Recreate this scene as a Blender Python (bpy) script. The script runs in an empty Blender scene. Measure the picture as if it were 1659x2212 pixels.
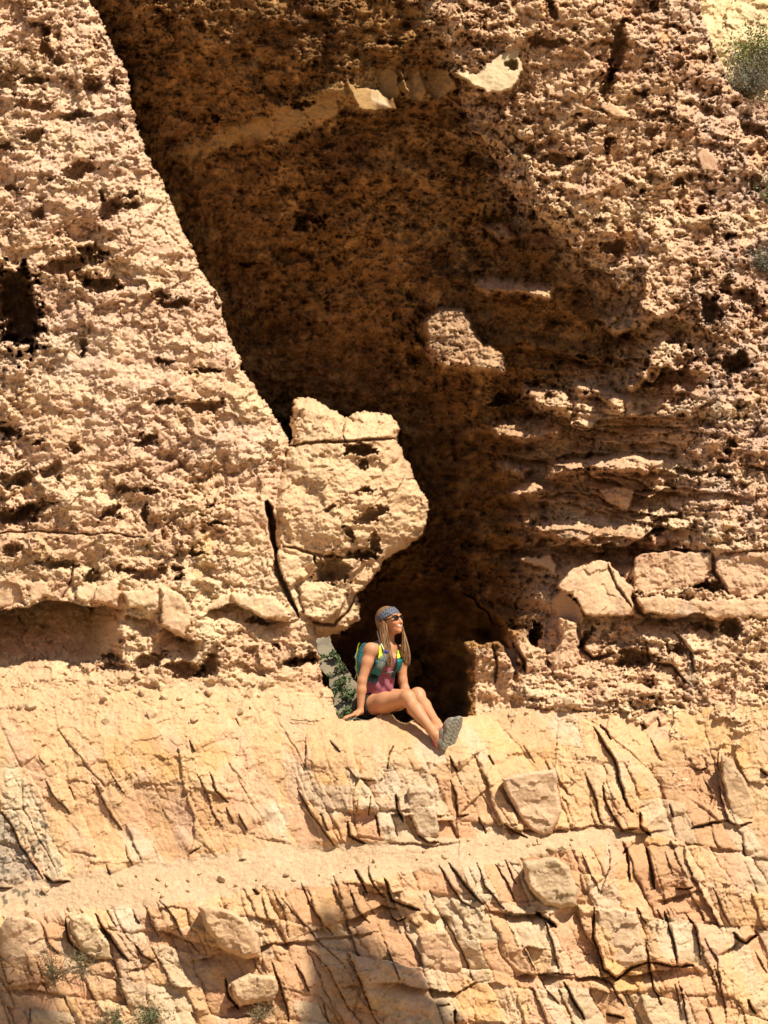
import bpy, bmesh, math, random, time
import numpy as np
from mathutils import Vector, Matrix
T0 = time.time()
random.seed(7)
STEP = 1.9          # cliff mesh step, in 1/263 m
R = math.radians
scene = bpy.context.scene

# ------------------------------------------------------------------ camera, sky, sun, exposure
D_CAM, FPX, PITCH = 22.0, 263.0*22.0, R(6)
fwd = np.array([0, math.cos(PITCH), math.sin(PITCH)]); upv = np.array([0, -math.sin(PITCH), math.cos(PITCH)])
CAM = np.array([0.0, -D_CAM, -D_CAM*math.tan(PITCH)])
cam_d = bpy.data.cameras.new('camera'); cam = bpy.data.objects.new('camera', cam_d)
scene.collection.objects.link(cam); scene.camera = cam
cam.location = CAM; cam.rotation_euler = (R(90)+PITCH, 0, 0)
cam_d.sensor_width = 36; cam_d.lens = FPX/2212*36/math.cos(PITCH); cam_d.clip_end = 2000; cam_d.clip_start = 0.1
FP = FPX/math.cos(PITCH)

SUN_EL, SUN_AZ = 55, 40        # elevation; azimuth to the right of the camera's back
sdir = np.array([math.cos(R(SUN_EL))*math.sin(R(SUN_AZ)), -math.cos(R(SUN_EL))*math.cos(R(SUN_AZ)), math.sin(R(SUN_EL))])
w = bpy.data.worlds.new('World'); scene.world = w; w.use_nodes = True
nt = w.node_tree; sky = nt.nodes.new('ShaderNodeTexSky'); sky.sky_type = 'NISHITA'; sky.sun_disc = False
sky.sun_elevation = R(SUN_EL); sky.sun_rotation = R(180-SUN_AZ)
sky.air_density = 1.0; sky.dust_density = 1.5
bg = nt.nodes['Background']; bg.inputs[1].default_value = 0.05
nt.links.new(sky.outputs[0], bg.inputs[0])
sl = bpy.data.lights.new('sun', 'SUN'); sl.energy = 4.6; sl.angle = R(0.5); sl.color = (1.0, 0.93, 0.80)
so = bpy.data.objects.new('sun', sl); scene.collection.objects.link(so); so.location = (8, -12, 16)
so.rotation_euler = Vector(-sdir).to_track_quat('-Z', 'Y').to_euler()
scene.view_settings.view_transform = 'Standard'; scene.view_settings.look = 'None'
scene.view_settings.exposure = 0.66; scene.view_settings.gamma = 1
scene.cycles.max_bounces = 6; scene.cycles.diffuse_bounces = 3

# ------------------------------------------------------------------ numeric helpers
def W(fx, fy, Y):
    """point at depth Y of the direction (fx, fy); arrays welcome -> (..., 3)"""
    fx, fy, Y = np.broadcast_arrays(np.asarray(fx, float), np.asarray(fy, float), np.asarray(Y, float))
    a = (fx-829.5)/FP; b = (1106.0-fy)/FP
    dy = fwd[1]+upv[1]*b; dz = fwd[2]+upv[2]*b
    t = (Y-CAM[1])/dy
    return np.stack([CAM[0]+a*t, Y, CAM[2]+dz*t], -1)

def hsh(i, j, s):
    h = (i.astype(np.int64)*374761393 + j.astype(np.int64)*668265263 + s*1274126177) & 0xffffffff
    h = ((h ^ (h >> 13))*1103515245) & 0xffffffff
    h = ((h ^ (h >> 16))*2246822519) & 0xffffffff
    h = h ^ (h >> 13)
    return (h & 0xffffff).astype(np.float32)/np.float32(0x1000000)

def perlin(x, y, s=0):
    xi = np.floor(x); yi = np.floor(y); xf = (x-xi).astype(np.float32); yf = (y-yi).astype(np.float32)
    xi = xi.astype(np.int64); yi = yi.astype(np.int64)
    u = xf*xf*xf*(xf*(xf*6-15)+10); v = yf*yf*yf*(yf*(yf*6-15)+10)
    def g(a, b, dx, dy):
        an = hsh(xi+a, yi+b, s)*np.float32(2*math.pi)
        return np.cos(an)*dx+np.sin(an)*dy
    n0 = g(0,0,xf,yf)*(1-u)+g(1,0,xf-1,yf)*u
    n1 = g(0,1,xf,yf-1)*(1-u)+g(1,1,xf-1,yf-1)*u
    return (n0*(1-v)+n1*v)*1.5

def fbm(x, y, o, s=0, gain=.5, ridged=False):
    r = 0; a = 1.0; t = 0
    for k in range(o):
        p = perlin(x*2**k+k*17.3, y*2**k-k*9.7, s+k)
        if ridged: p = 1-2*np.abs(p)
        r = r+a*p; t += a; a *= gain
    return r/t

def worley(x, y, s=0, jit=.95):
    xi = np.floor(x).astype(np.int64); yi = np.floor(y).astype(np.int64)
    F1 = np.full(x.shape, 9, np.float32); F2 = F1.copy(); dx1 = np.zeros_like(F1); dy1 = np.zeros_like(F1)
    ci = np.zeros(x.shape, np.int64); cj = ci.copy()
    for a in (-1,0,1):
        for b in (-1,0,1):
            i = xi+a; j = yi+b
            px = i+.5+(hsh(i,j,s)-.5)*jit; py = j+.5+(hsh(i,j,s+1)-.5)*jit
            dx = (x-px).astype(np.float32); dy = (y-py).astype(np.float32); d = dx*dx+dy*dy
            m = d < F1
            F2 = np.where(m, F1, np.minimum(F2, d)); F1 = np.where(m, d, F1)
            dx1 = np.where(m, dx, dx1); dy1 = np.where(m, dy, dy1); ci = np.where(m, i, ci); cj = np.where(m, j, cj)
    return np.sqrt(F1), np.sqrt(F2), dx1, dy1, ci, cj

def facets(x, y, s, tilt=.55, off=.35, jit=.95):
    """broken stone: every cell its own height and its own tilted face"""
    F1, F2, dx, dy, ci, cj = worley(x, y, s, jit)
    t1 = hsh(ci,cj,s+5)-.5; t2 = hsh(ci,cj,s+6)-.5; o = hsh(ci,cj,s+7)-.5
    return (t1*dx+t2*dy)*2*tilt+o*off, F2-F1, (ci, cj)

def sstep(a, b, x):
    t = np.clip((x-a)/(b-a), 0, 1); return t*t*(3-2*t)

# ------------------------------------------------------------------ the grid the cliff is meshed on
def axis(lo, hi, m):
    core = np.arange(lo, hi+STEP, STEP)
    out = [core[-1]]; d = STEP
    while out[-1] < hi+m: d *= 1.12; out.append(out[-1]+d)
    pre = [core[0]]; d = STEP
    while pre[-1] > lo-m: d *= 1.12; pre.append(pre[-1]-d)
    return np.concatenate([pre[:0:-1], core, out[1:]])
gx = axis(-24, 1683, 700); gy = axis(-24, 2236, 600)
NX, NY = len(gx), len(gy)
FX, FY = np.meshgrid(gx, gy)
# metres on the reference plane (x right, z up)
PX = ((FX-829.5)/263).astype(np.float32); PZ = ((1106-FY)/263).astype(np.float32)
OFF = {3:(0,0), 4:(829.5,0), 5:(0,737.3), 6:(829.5,737.3), 7:(0,1474.6), 8:(829.5,1474.6), 1:None, 2:None}
def T(tile, pts):
    p = np.array(pts, float)
    if tile == 0: return p
    if tile == 1: return np.array([630.9,1261.8])+p*.2811
    if tile == 2: return np.array([729.6,1300.2])+p*.124
    return p*.5+np.array(OFF[tile])
# warped coordinates give natural, ragged outlines to everything laid out below
WPX = FX+ (fbm(PX*3,PZ*3,5,11,.62)*16); WPY = FY+ (fbm(PX*3,PZ*3,5,31,.62)*16)
SPX = FX+ (fbm(PX*6,PZ*6,4,12,.62)*6); SPY = FY+ (fbm(PX*6,PZ*6,4,32,.62)*6)

XPX = FX+34*fbm(PX*4.2,PZ*4.2,6,14,.72); XPY = FY+26*fbm(PX*4.2,PZ*4.2,6,34,.72)
def box(pts, m):
    i0 = np.searchsorted(gx, pts[:,0].min()-m); i1 = np.searchsorted(gx, pts[:,0].max()+m)
    j0 = np.searchsorted(gy, pts[:,1].min()-m); j1 = np.searchsorted(gy, pts[:,1].max()+m)
    return (slice(max(0,j0), min(NY,j1)), slice(max(0,i0), min(NX,i1)))

def line_dist(pts, X, Y):
    """unsigned distance and side of a polyline (side > 0 to the left of its direction on screen with y down = image right of a line running down)"""
    best = np.full(X.shape, 1e9); side = np.zeros(X.shape); par = np.zeros(X.shape); L = 0
    segs = np.hypot(*(pts[1:]-pts[:-1]).T); tot = segs.sum()
    for k in range(len(pts)-1):
        a, b = pts[k], pts[k+1]; ab = b-a; l2 = max(ab@ab, 1e-9)
        t = np.clip(((X-a[0])*ab[0]+(Y-a[1])*ab[1])/l2, 0, 1)
        dx = X-a[0]-t*ab[0]; dy = Y-a[1]-t*ab[1]; d = np.hypot(dx, dy)
        m = d < best; best = np.where(m, d, best)
        side = np.where(m, -(ab[0]*dy-ab[1]*dx), side); par = np.where(m, (L+t*segs[k])/tot, par); L += segs[k]
    return best, np.sign(side), par

def poly_sdf(pts, X, Y):
    """positive inside"""
    n = len(pts); best = np.full(X.shape, 1e9); ins = np.zeros(X.shape, bool)
    for k in range(n):
        a, b = pts[k], pts[(k+1) % n]; ab = b-a; l2 = max(ab@ab, 1e-9)
        t = np.clip(((X-a[0])*ab[0]+(Y-a[1])*ab[1])/l2, 0, 1)
        best = np.minimum(best, np.hypot(X-a[0]-t*ab[0], Y-a[1]-t*ab[1]))
        if a[1] != b[1]:
            c = (a[1] > Y) != (b[1] > Y)
            ins ^= c & (X < (b[0]-a[0])*(Y-a[1])/(b[1]-a[1])+a[0])
    return np.where(ins, best, -best)

def rbf(ctrl):
    c = np.array(ctrl, float); n = len(c); P = c[:,:2]/500
    def U(r2): return np.where(r2 > 0, .5*r2*np.log(np.maximum(r2,1e-12)), 0)
    A = U(((P[:,None]-P[None])**2).sum(-1))+np.eye(n)*.003
    Q = np.c_[np.ones(n), P]
    M = np.zeros((n+3,n+3)); M[:n,:n] = A; M[:n,n:] = Q; M[n:,:n] = Q.T
    s = np.linalg.solve(M, np.r_[c[:,2], 0,0,0])
    cx = np.linspace(gx[0], gx[-1], 90); cy = np.linspace(gy[0], gy[-1], 110)
    CX, CY = np.meshgrid(cx/500, cy/500); v = s[n]+s[n+1]*CX+s[n+2]*CY
    for k in range(n): v = v+s[k]*U((CX-P[k,0])**2+(CY-P[k,1])**2)
    # bilinear resample
    ix = np.clip((gx-cx[0])/(cx[1]-cx[0]), 0, 88.999); iy = np.clip((gy-cy[0])/(cy[1]-cy[0]), 0, 108.999)
    i = ix.astype(int); j = iy.astype(int); a = (ix-i)[None,:]; b = (iy-j)[:,None]
    g = lambda jj, ii: v[np.ix_(jj, ii)]
    return g(j,i)*(1-a)*(1-b)+g(j,i+1)*a*(1-b)+g(j+1,i)*(1-a)*b+g(j+1,i+1)*a*b

# ------------------------------------------------------------------ large forms: depth in metres (greater = farther)
EDGE = T(0, [(-1500,-1500),(110,-1500),(150,-120),(180,-10),(215,30),(232,80),(262,140),(280,210),(300,290),(330,370),(355,395),(368,440),(400,510),(430,580),(472,640),(490,720),(520,790),(560,850),(597,905),(622,950),(615,1000),
             (650,1100),(640,1250),(672,1320),(683,1385),(690,1440),(705,1480),(722,1510),(728,1552),(728,1640),(-1500,1700)])
PILLAR = T(0, [(626,960),(629,888),(638,868),(664,858),(688,866),(706,880),(728,890),(744,903),(756,898),(790,890),(845,893),(860,925),(858,950),(882,1000),(900,1045),(925,1090),(918,1130),(905,1168),(860,1190),(822,1220),(800,1258),(770,1280),(775,1340),(740,1362),(700,1380),(672,1378),(630,1300),(600,1200),(590,1080),(612,1000)])
LEDGE = T(0, [(-1500,1465),(0,1465),(300,1462),(560,1480),(700,1512),(728,1550),(775,1557),(797,1554),(812,1549),(822,1539),(838,1536),(850,1541),(862,1558),(874,1566),(884,1559),(903,1556),(925,1566),(945,1572),(965,1556),(1008,1548),(1100,1530),(1300,1540),(1500,1530),(1659,1520),(3000,1500),(3000,4000),(-1500,4000)])
TUNNEL = T(0, [(700,1380),(745,1365),(775,1330),(790,1290),(850,1262),(930,1262),(985,1275),(1040,1310),(1090,1350),(1100,1400),(1030,1400),(1025,1450),(1030,1560),(980,1640),(690,1640)])
HOLE = T(1, [(170,470),(205,418),(285,410),(303,470),(350,540),(400,620),(440,690),(470,750),(560,800),(560,1060),(365,1040),(325,980),(325,900),(285,720),(228,660),(175,590)])
BACKC = T(0, [(1500,-900),(1500,-100),(1508,0),(1530,75),(1558,140),(1580,190),(1615,212),(1659,222),(1760,260),(2600,600),(2600,-900)])

cave = rbf([(150,-100,.75),(500,-150,.55),(900,-150,.45),(1300,-150,.35),(1700,-200,.9),
 (250,30,.80),(450,30,.55),(650,60,.30),(850,40,.16),(1000,20,.14),(1250,20,.20),(1450,20,.55),(1600,40,1.1),
 (330,200,1.15),(500,200,.92),(700,200,.52),(850,180,.34),(1000,200,.30),(1150,180,.22),(1300,200,.24),(1500,220,.60),
 (400,400,1.65),(600,400,1.35),(800,400,1.0),(950,400,.78),(1060,380,.50),(1200,400,.30),(1400,400,.38),(1600,400,.95),
 (500,620,2.15),(700,620,1.8),(900,620,1.38),(1050,620,.98),(1200,600,.55),(1350,600,.38),(1500,600,.50),(1640,600,.80),
 (560,850,2.6),(750,850,2.3),(900,850,1.9),(1050,820,1.22),(1200,800,.85),(1400,780,.52),(1550,780,.38),(1650,780,.50),
 (640,1050,2.8),(850,1050,2.5),(980,1050,1.9),(1080,1030,1.28),(1200,1000,.86),(1350,1000,.52),(1500,1000,.30),(1650,1000,.30),
 (700,1250,2.8),(900,1230,2.5),(1040,1220,1.75),(1150,1200,.9),(1250,1200,.52),(1400,1200,.22),(1550,1200,.12),(1650,1200,.12),
 (800,1400,2.9),(1000,1400,2.2),(1110,1330,1.15),(1200,1330,.42),(1300,1350,.2),(1450,1350,.08),(1600,1350,.0),
 (900,1600,2.6),(1040,1450,.7),(1100,1500,.05),(1250,1500,-.1),(1450,1500,-.15),(1650,1500,-.15),
 (1900,0,1.8),(1900,700,1.2),(1900,1300,.3),(2300,700,1.6),(-500,700,2.2),(0,0,1.2),(0,1500,2.4),(200,800,2.2),(1200,1700,-.3),(0,2200,1.0),(1600,2200,-.6),(800,2200,1.0)])
left = rbf([(-600,-300,.2),(-200,0,.05),(0,0,.05),(180,0,.22),(0,300,-.05),(150,300,.0),(290,300,.16),(0,600,-.15),(200,600,-.12),(430,600,.14),(0,900,-.2),(300,900,-.2),(580,900,.16),
 (0,1150,-.28),(300,1150,-.26),(600,1150,-.0),(0,1290,-.36),(300,1290,-.34),(620,1290,-.1),(0,1500,-.36),(400,1500,-.4),(700,1500,-.15),(0,1700,-.6),(700,1700,-.5),(-600,800,-.1),(-600,1600,-.4),(1200,300,1),(1200,1500,.5)])
pillar = rbf([(630,870,.34),(740,900,.2),(850,900,.30),(620,1000,.08),(740,1000,.02),(860,1000,.22),(600,1150,-.05),(740,1120,-.1),(915,1100,.3),(640,1250,-.06),(740,1220,-.1),(830,1220,.28),(690,1340,.1),(770,1320,.25),(500,1100,0),(1000,1100,.6),(740,1500,.6),(740,700,.8)])
ledge = rbf([(-600,1460,-.30),(0,1465,-.30),(350,1465,-.32),(700,1500,-.2),(830,1545,-.40),(905,1568,-.58),(955,1600,-.72),(1010,1550,-.34),(1300,1535,-.2),(1650,1520,-.22),(2200,1500,-.2),
 (0,1580,-.72),(350,1590,-.78),(700,1590,-.66),(830,1600,-.74),(1010,1600,-.66),(1300,1600,-.40),(1650,1600,-.36),
 (0,1750,-.92),(350,1750,-.95),(700,1750,-.94),(1000,1760,-.88),(1300,1740,-.60),(1650,1720,-.50),
 (0,1900,-1.08),(350,1860,-1.08),(650,1830,-1.04),(1000,1812,-.98),(1300,1792,-.72),(1650,1780,-.58),
 (0,1990,-1.40),(350,1945,-1.42),(650,1905,-1.32),(1000,1868,-1.16),(1300,1822,-.92),(1500,1800,-.74),(1650,1790,-.64),
 (0,2100,-1.56),(350,2090,-1.56),(700,2080,-1.50),(1000,2060,-1.36),(1300,2060,-1.2),(1650,2060,-.95),
 (0,2240,-1.75),(500,2240,-1.75),(1000,2240,-1.62),(1650,2240,-1.25),(800,2800,-2.6),(-600,2200,-1.7),(2300,2200,-1.2),(800,3000,-2.9)])

# ------------------------------------------------------------------ stone textures, as relief
def saw(freq, seed):
    ph = (PZ+.12*PX)*freq+.9*fbm(PX*.9,PZ*1.6,4,seed,.55); k = np.floor(ph); t = ph-k
    a = hsh(k.astype(np.int64), np.floor(PX*.8+k*.37).astype(np.int64)*0, seed)
    return -(1-t)*(.5+.5*sstep(-.25,.3,perlin(PX*1.3+k*7.1,k*3.3,seed+1)))
qx = PX+.10*fbm(PX*5,PZ*5,6,51,.68); qz = PZ+.08*fbm(PX*5,PZ*5,6,52,.68)
rgn = fbm(PX*11,PZ*13,4,55,.65)
def pits(sc, seed, dens, rad, ax=1.0, ang=0.0):
    c, s = math.cos(ang), math.sin(ang); x = (qx*c+qz*s)/sc*ax; y = (-qx*s+qz*c)/sc
    F1, F2, dx, dy, ci, cj = worley(x, y, seed)
    r = rad*(.35+.9*hsh(ci,cj,seed+9)); on = hsh(ci,cj,seed+8) < dens
    return np.where(on, np.clip(1-F1/r*(1+.5*rgn), 0, 1)**.6, 0)*sc
patch = sstep(-.25, .35, fbm(PX*.9,PZ*.9,4,61,.55))          # where the pitting is heavy
f1, _, _ = facets(qx/.42, qz/.34, 71); f2, _, _ = facets(qx/.17+.3*perlin(qx*9,qz*9,1), qz/.13, 81); f3, _, _ = facets(qx/.07, qz/.055, 91); f4, _, _ = facets(qx/.032, qz/.026, 101)
fb = fbm(PX*2.2,PZ*2.2,8,111,.56); rd = fbm(PX*4,PZ*5,6,121,.6,True)
CRUMB = np.maximum(0, fbm(PX*8,PZ*10,6,56,.62)-.10)*.22 + np.maximum(0, fbm(PX*20,PZ*24,5,57,.62)-.12)*.10
clump = facets(qx/.26, qz/.20, 76)[0]
patch = np.clip(patch+.35*np.exp(-((FX-150)**2+(FY-300)**2)/9e4)-.6*np.exp(-((FX-280)/230)**2-((FY-720)/130)**2), 0, 1.2)
f0 = facets(PX/.95+.25*fbm(PX*2,PZ*2,4,58,.6), PZ/.75+.25*fbm(PX*2,PZ*2,4,59,.6), 66)[0]
TUFA = CRUMB*(.30+1.05*patch)+(.055+.06*patch)*clump+(.085+.07*patch)*f1+.13*f0+.052*f2+.028*f3+.013*f4 + .13*fb + .022*(1-rd) \
     + (.45+.55*patch)*(.55*pits(.30,131,.35,.42,.8,.5)+.60*pits(.13,141,.45,.45,.8,.6)+.55*pits(.06,151,.5,.5)+.4*pits(.03,161,.5,.5))
sx_, sz_ = PX*1.0, PZ+.10*PX                                 # bedding, running a little down to the left
STRATA = .17*fbm(sx_*.9+4, sz_*4.2, 4, 171, .55) + .05*fbm(sx_*2.6, sz_*9, 4, 181, .6)
# jointed, blocky stone of the lower terraces: blocks tall and leaning to the right as they go down
ca, sa = math.cos(R(-21)), math.sin(R(-21))
bx_ = PX*ca - PZ*sa*-1; 
bx_ = PX*math.cos(R(22)) + PZ*math.sin(R(22)); bz_ = -PX*math.sin(R(22)) + PZ*math.cos(R(22))
wb = .06*fbm(PX*2.5,PZ*2.5,4,191,.55); wb2 = .06*fbm(PX*2.5,PZ*2.5,4,192,.55)
B1, c1, _ = facets((bx_+wb)/.46, (bz_+wb2)/1.1, 201, .30, .22)
B2, c2, _ = facets((bx_+wb*.6)/.17, (bz_+wb2)/.42, 211, .30, .30)
B3, c3, _ = facets((bx_+wb*.4)/.07, (bz_+wb2*.5)/.13, 221, .45, .35)
bmask = sstep(-.15,.3,fbm(PX*1.3,PZ*1.3,3,231)); bmask2 = sstep(-.1,.35,fbm(PX*1.6+9,PZ*1.6,3,232))
def courses(h, w_, seed, off, tilt, lean=.40, rnd=.05, gap=.03):
    v = (PZ+.11*PX+.10*fbm(PX*1.1,PZ*1.1,4,seed,.55)+.035*fbm(PX*6,PZ*6,4,seed+3,.6))/h+seed*.13; r = np.floor(v).astype(np.int64); tv = v-r
    u = (PX+lean*PZ+.07*fbm(PX*1.6,PZ*1.6,4,seed+1,.55)+.030*fbm(PX*7,PZ*7,4,seed+4,.62))/w_+hsh(r, r*0, seed)*9.7; c = np.floor(u).astype(np.int64)
    d1 = np.full(u.shape, 9.); d2 = d1.copy(); cc = c.copy(); du = u*0
    for k in (-1,0,1):
        p = c+k+.5+(hsh(c+k, r, seed+2)-.5)*.85; d = np.abs(u-p); m = d < d1; d2 = np.where(m, d1, np.minimum(d2, d)); cc = np.where(m, c+k, cc); du = np.where(m, u-p, du); d1 = np.where(m, d, d1)
    ev = (d2-d1)*.5*w_; eh = np.minimum(tv, 1-tv)*h; H1 = hsh(cc,r,seed+5)-.5; H2 = hsh(cc,r,seed+6)-.5; H3 = hsh(cc,r,seed+7)-.5; H4 = hsh(cc,r,seed+8)
    e = np.minimum(ev, eh*(.7+.6*H4)); g = np.clip(1-e/rnd, 0, 1)
    return off*H1*2+tilt*H2*2*du*w_*1.0+tilt*.7*H3*(tv-.5)*h+.020*g**2*(rnd/.05)+gap*np.clip(1-ev/.010,0,1)*(H4>.35), np.stack([H1,H2,H3,H4])
K1, k1 = courses(.60, .50, 701, .065, .30); K2, k2 = courses(.33, .19, 711, .045, .38, .46, .03, .02); K3, _ = courses(.13, .08, 721, .012, .35, .5, .012, .008)
kn_ = sstep(1600,1700,WPY)*(.35+.65*np.maximum(sstep(600,760,FX), sstep(1880,1920,FY)))
kz = sstep(-.25,.2,fbm(PX*1.4+3,PZ*1.4,3,731))
BLOCK = kn_*(K1*(1-.5*kz)+K2*(.18+.62*kz)+K3*.4*bmask)+ (.05+.05*(1-kn_))*B1+.035*B2*(.25+.75*bmask)+.022*B3*(.3+.7*bmask2)+.04*clump*bmask2+.022*f3*bmask+.022*f2+.02*f1 + .013*f4*(.3+.9*bmask2) + .006*f3 + .05*fb*.7 + .010*fbm(PX*9,PZ*9,5,241,.6) \
      + .03*np.clip(1-c1/.03,0,1)*bmask + .012*np.clip(1-c2/.05,0,1)*bmask2
SMOOTH = .05*fb+.014*f2+.006*f4+.006*f3 + .012*fbm(PX*7,PZ*7,5,251,.6)
GRAVEL = .02*fb+.016*fbm(PX*14,PZ*20,5,261,.7)+.008*f4+.01*np.maximum(0,f3)
print('textures', round(time.time()-T0,1))

# ------------------------------------------------------------------ compose
xb0 = np.interp(FY, [0,200,400,600,740,900], [900,985,1075,1250,1400,1180]); nearb = np.exp(-((FX-xb0-40)/130)**2)*sstep(950,800,FY)
sawm = sstep(1010,1120,WPX)*sstep(1560,1440,WPX)*sstep(700,800,WPY)*sstep(1260,1190,WPY)
cavewall = cave + sawm*(.46*saw(2.0,601)+.12*saw(5.5,611)+.34+.12*np.clip((WPY-800)/380,0,1)) + TUFA*(.85+.25*sstep(900,1200,FX)) + .8*CRUMB + nearb*(.45*TUFA+.8*CRUMB+.05*f1) + STRATA*(.35+1.25*sstep(940,1150,FX)*sstep(620,860,FY)*(1-.8*sstep(1420,1560,FX))*(1-.6*sstep(1180,1260,FY)))
leftwall = left + TUFA*(.85+.2*sstep(200,0,FX))*(1-.72*sstep(1430,1500,WPY)) + STRATA*.22
pillarw = pillar + TUFA*.58 + SMOOTH*.5 + STRATA*.30
ledgew = ledge + BLOCK*1.0*sstep(1480,1620,FY) + (1-sstep(1480,1620,FY))*(SMOOTH+.28*TUFA)

# the trodden bench between the two terraces
bench_mid = np.interp(FX, [-800,0,350,650,1000,1300,1500,1659], [1960,1948,1905,1868,1842,1808,1796,1785])+6*fbm(PX*2,PZ*0+3,3,5)
bench_h = np.interp(FX, [-800,0,350,650,900,1200,1400,1659], [18,30,44,40,34,22,10,4])
bmid = np.clip(1-np.abs(FY-bench_mid)/np.maximum(bench_h*1.5,1), 0, 1)*sstep(1520,1250,FX)
bk = sstep(0,.5,bmid+.25*fbm(PX*5,PZ*5,4,6))*(bmid>0)
ledgew = ledgew*(1-bk)+(ledge+GRAVEL+.02)*bk
# smoother sandy apron above the first terrace, left of the sitter
apron = sstep(1600,1530,FY)*sstep(760,640,FX)
ledgew = ledgew*(1-.6*apron)+(ledge+SMOOTH*.9+GRAVEL*1.1+.25*TUFA)*.6*apron

EXEC = []   # named relief edits, applied to one sheet each
def edge_in(sdf, r, amt):           # rounds a sheet's rim backwards
    t = np.clip(1-sdf/r, 0, 1); return amt*(1-np.sqrt(np.maximum(0,1-t*t)))
rag = 7*fbm(PX*13,PZ*13,4,66,.65)+9*fbm(PX*5,PZ*5,3,67,.6)+60*(CRUMB-.02)
sE = poly_sdf(EDGE, SPX, SPY)-rag; sP = poly_sdf(PILLAR, SPX, SPY)-rag; sL = poly_sdf(LEDGE, SPX, SPY); sT = poly_sdf(TUNNEL, SPX, SPY)
leftwall = leftwall + edge_in(sE, 26, .16)
pillarw = pillarw + edge_in(sP, 26, .22)

def crack(sheet, tile, pts, w=2.5, step=.05, Rr=70, depth=None):
    p = T(tile, pts); m = max(Rr, w)+14; b = box(p, m)
    d, side, par = line_dist(p, SPX[b], SPY[b])
    taper = np.clip(np.minimum(par, 1-par)*5+.25, 0, 1)
    g = (depth or .022*w+.02)*np.clip(1-d/(w*taper), 0, 1)**.7
    s = -step*1.25*(side > 0)*np.clip(1-d/Rr, 0, 1)*np.sin(math.pi*np.clip(par,0,1))**.8
    sheet[b] += g+s
def under(sheet, tile, pts, h=40, amt=.2, lip=0.0, warp=True, brk=False):
    """undercut below (to the image-lower side of) a line running left to right"""
    p = T(tile, pts); b = box(p, h+16)
    d, side, par = line_dist(p, (WPX if warp else SPX)[b], (WPY if warp else SPY)[b])
    tp = np.clip(np.minimum(par,1-par)*6, 0, 1)
    if brk: tp = tp*sstep(-.15,.30,fbm(PX[b]*2.2,PZ[b]*3+h,3,77))
    sheet[b] += np.where(side < 0, amt*np.clip(1-d/h,0,1), -lip*np.clip(1-d/h,0,1))*tp
def pit(sheet, tile, cx, cy, rx, ry, depth=.12, ang=0):
    c = T(tile, [(cx,cy)]); rx *= .5; ry *= .5; b = box(c, max(rx,ry)*2+24)
    dx = XPX[b]-c[0,0]; dy = XPY[b]-c[0,1]; ca, sa = math.cos(R(ang)), math.sin(R(ang))
    e = np.hypot((dx*ca+dy*sa)/rx, (-dx*sa+dy*ca)/ry)*(1+.8*rgn[b])
    sheet[b] += 1.8*depth*np.clip(1.25-e, 0, 1)**.45*(e<1.25)
def slab(sheet, tile, pts, gxg, gzg, y0, r=8, rough=.5, amt=None, tex=None):
    """a stone face with its own plane: depth y0 at its centre and slopes gxg, gzg (per metre right, up)"""
    p = T(tile, pts); b = box(p, 10); s = poly_sdf(p, SPX[b], SPY[b])-.7*rag[b]; c = p.mean(0)
    pl = y0+gxg*(FX[b]-c[0])/263-gzg*(FY[b]-c[1])/263
    k = np.clip(s/3, 0, 1)
    pl = pl+edge_in(s, r, .03)+rough*(SMOOTH if tex is None else tex)[b]
    sheet[b] = sheet[b]*(1-k)+pl*k
def at(sheet, tile, x, y):
    c = T(tile, [(x,y)])[0]; j = np.searchsorted(gy,c[1]); i = np.searchsorted(gx,c[0]); return float(sheet[max(0,j-6):j+6, max(0,i-6):i+6].mean())
#FEATURES
Lw, Cw, Pw, Gw = leftwall, cavewall, pillarw, ledgew
# left buttress: large pockets and undercuts
for a in [(30,360,45,32),(150,460,60,22),(150,350,40,16),(210,140,16,22),(205,215,26,26),(250,262,26,20),(400,360,30,20),(335,505,55,18),(340,740,65,28,.16,-20),(145,590,32,26),(60,812,28,14),
          (470,900,30,45,.15,50),(540,890,45,12),(150,920,26,18),(300,1140,110,34,.22,-15),(380,1080,50,22,.18),(440,1235,62,32,.24),(360,1200,40,30,.2),(90,1340,62,150,.30,-12),(30,1450,40,30,.25),(750,1312,70,16,.14),(700,1270,40,14,.12),(935,1290,12,30,.12),(490,350,18,12),(560,850,25,10),(20,640,25,14),(440,850,12,30),(380,30,30,18,.12,30),(160,105,22,14)]:
    pit(Lw, 3, *a)
pit(Lw, 3, 78, 1330, 86, 150, .45, -12)
for a in [(25,385,45,22,.2),(80,585,70,26,.18,-15),(60,760,100,30,.22,-12),(150,715,70,16,.15,-10),(225,565,32,30),(40,900,40,18),(470,745,55,18,.14,-25),(545,640,40,14),(640,425,42,20,.14,-20),(880,275,60,20,.14),(870,130,45,14),(640,650,26,12),(630,740,12,26),(905,700,8,8),(400,1015,40,20,.14),(330,460,26,22),(940,795,40,8),(160,440,25,16),(720,260,30,10),(360,30,14,40),(700,90,40,12),(850,920,25,8),(760,990,26,14),(780,1025,14,10),(950,120,20,8),(640,1000,60,16,.12),(540,990,40,12,.1),(260,960,60,14,.1)]:
    pit(Lw, 5, *a)
under(Lw, 5, [(-300,1130),(0,1150),(120,1140),(260,1118),(420,1140),(545,1150)], 165, 1.1)
slabY = at(Lw,5,300,1080)
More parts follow.
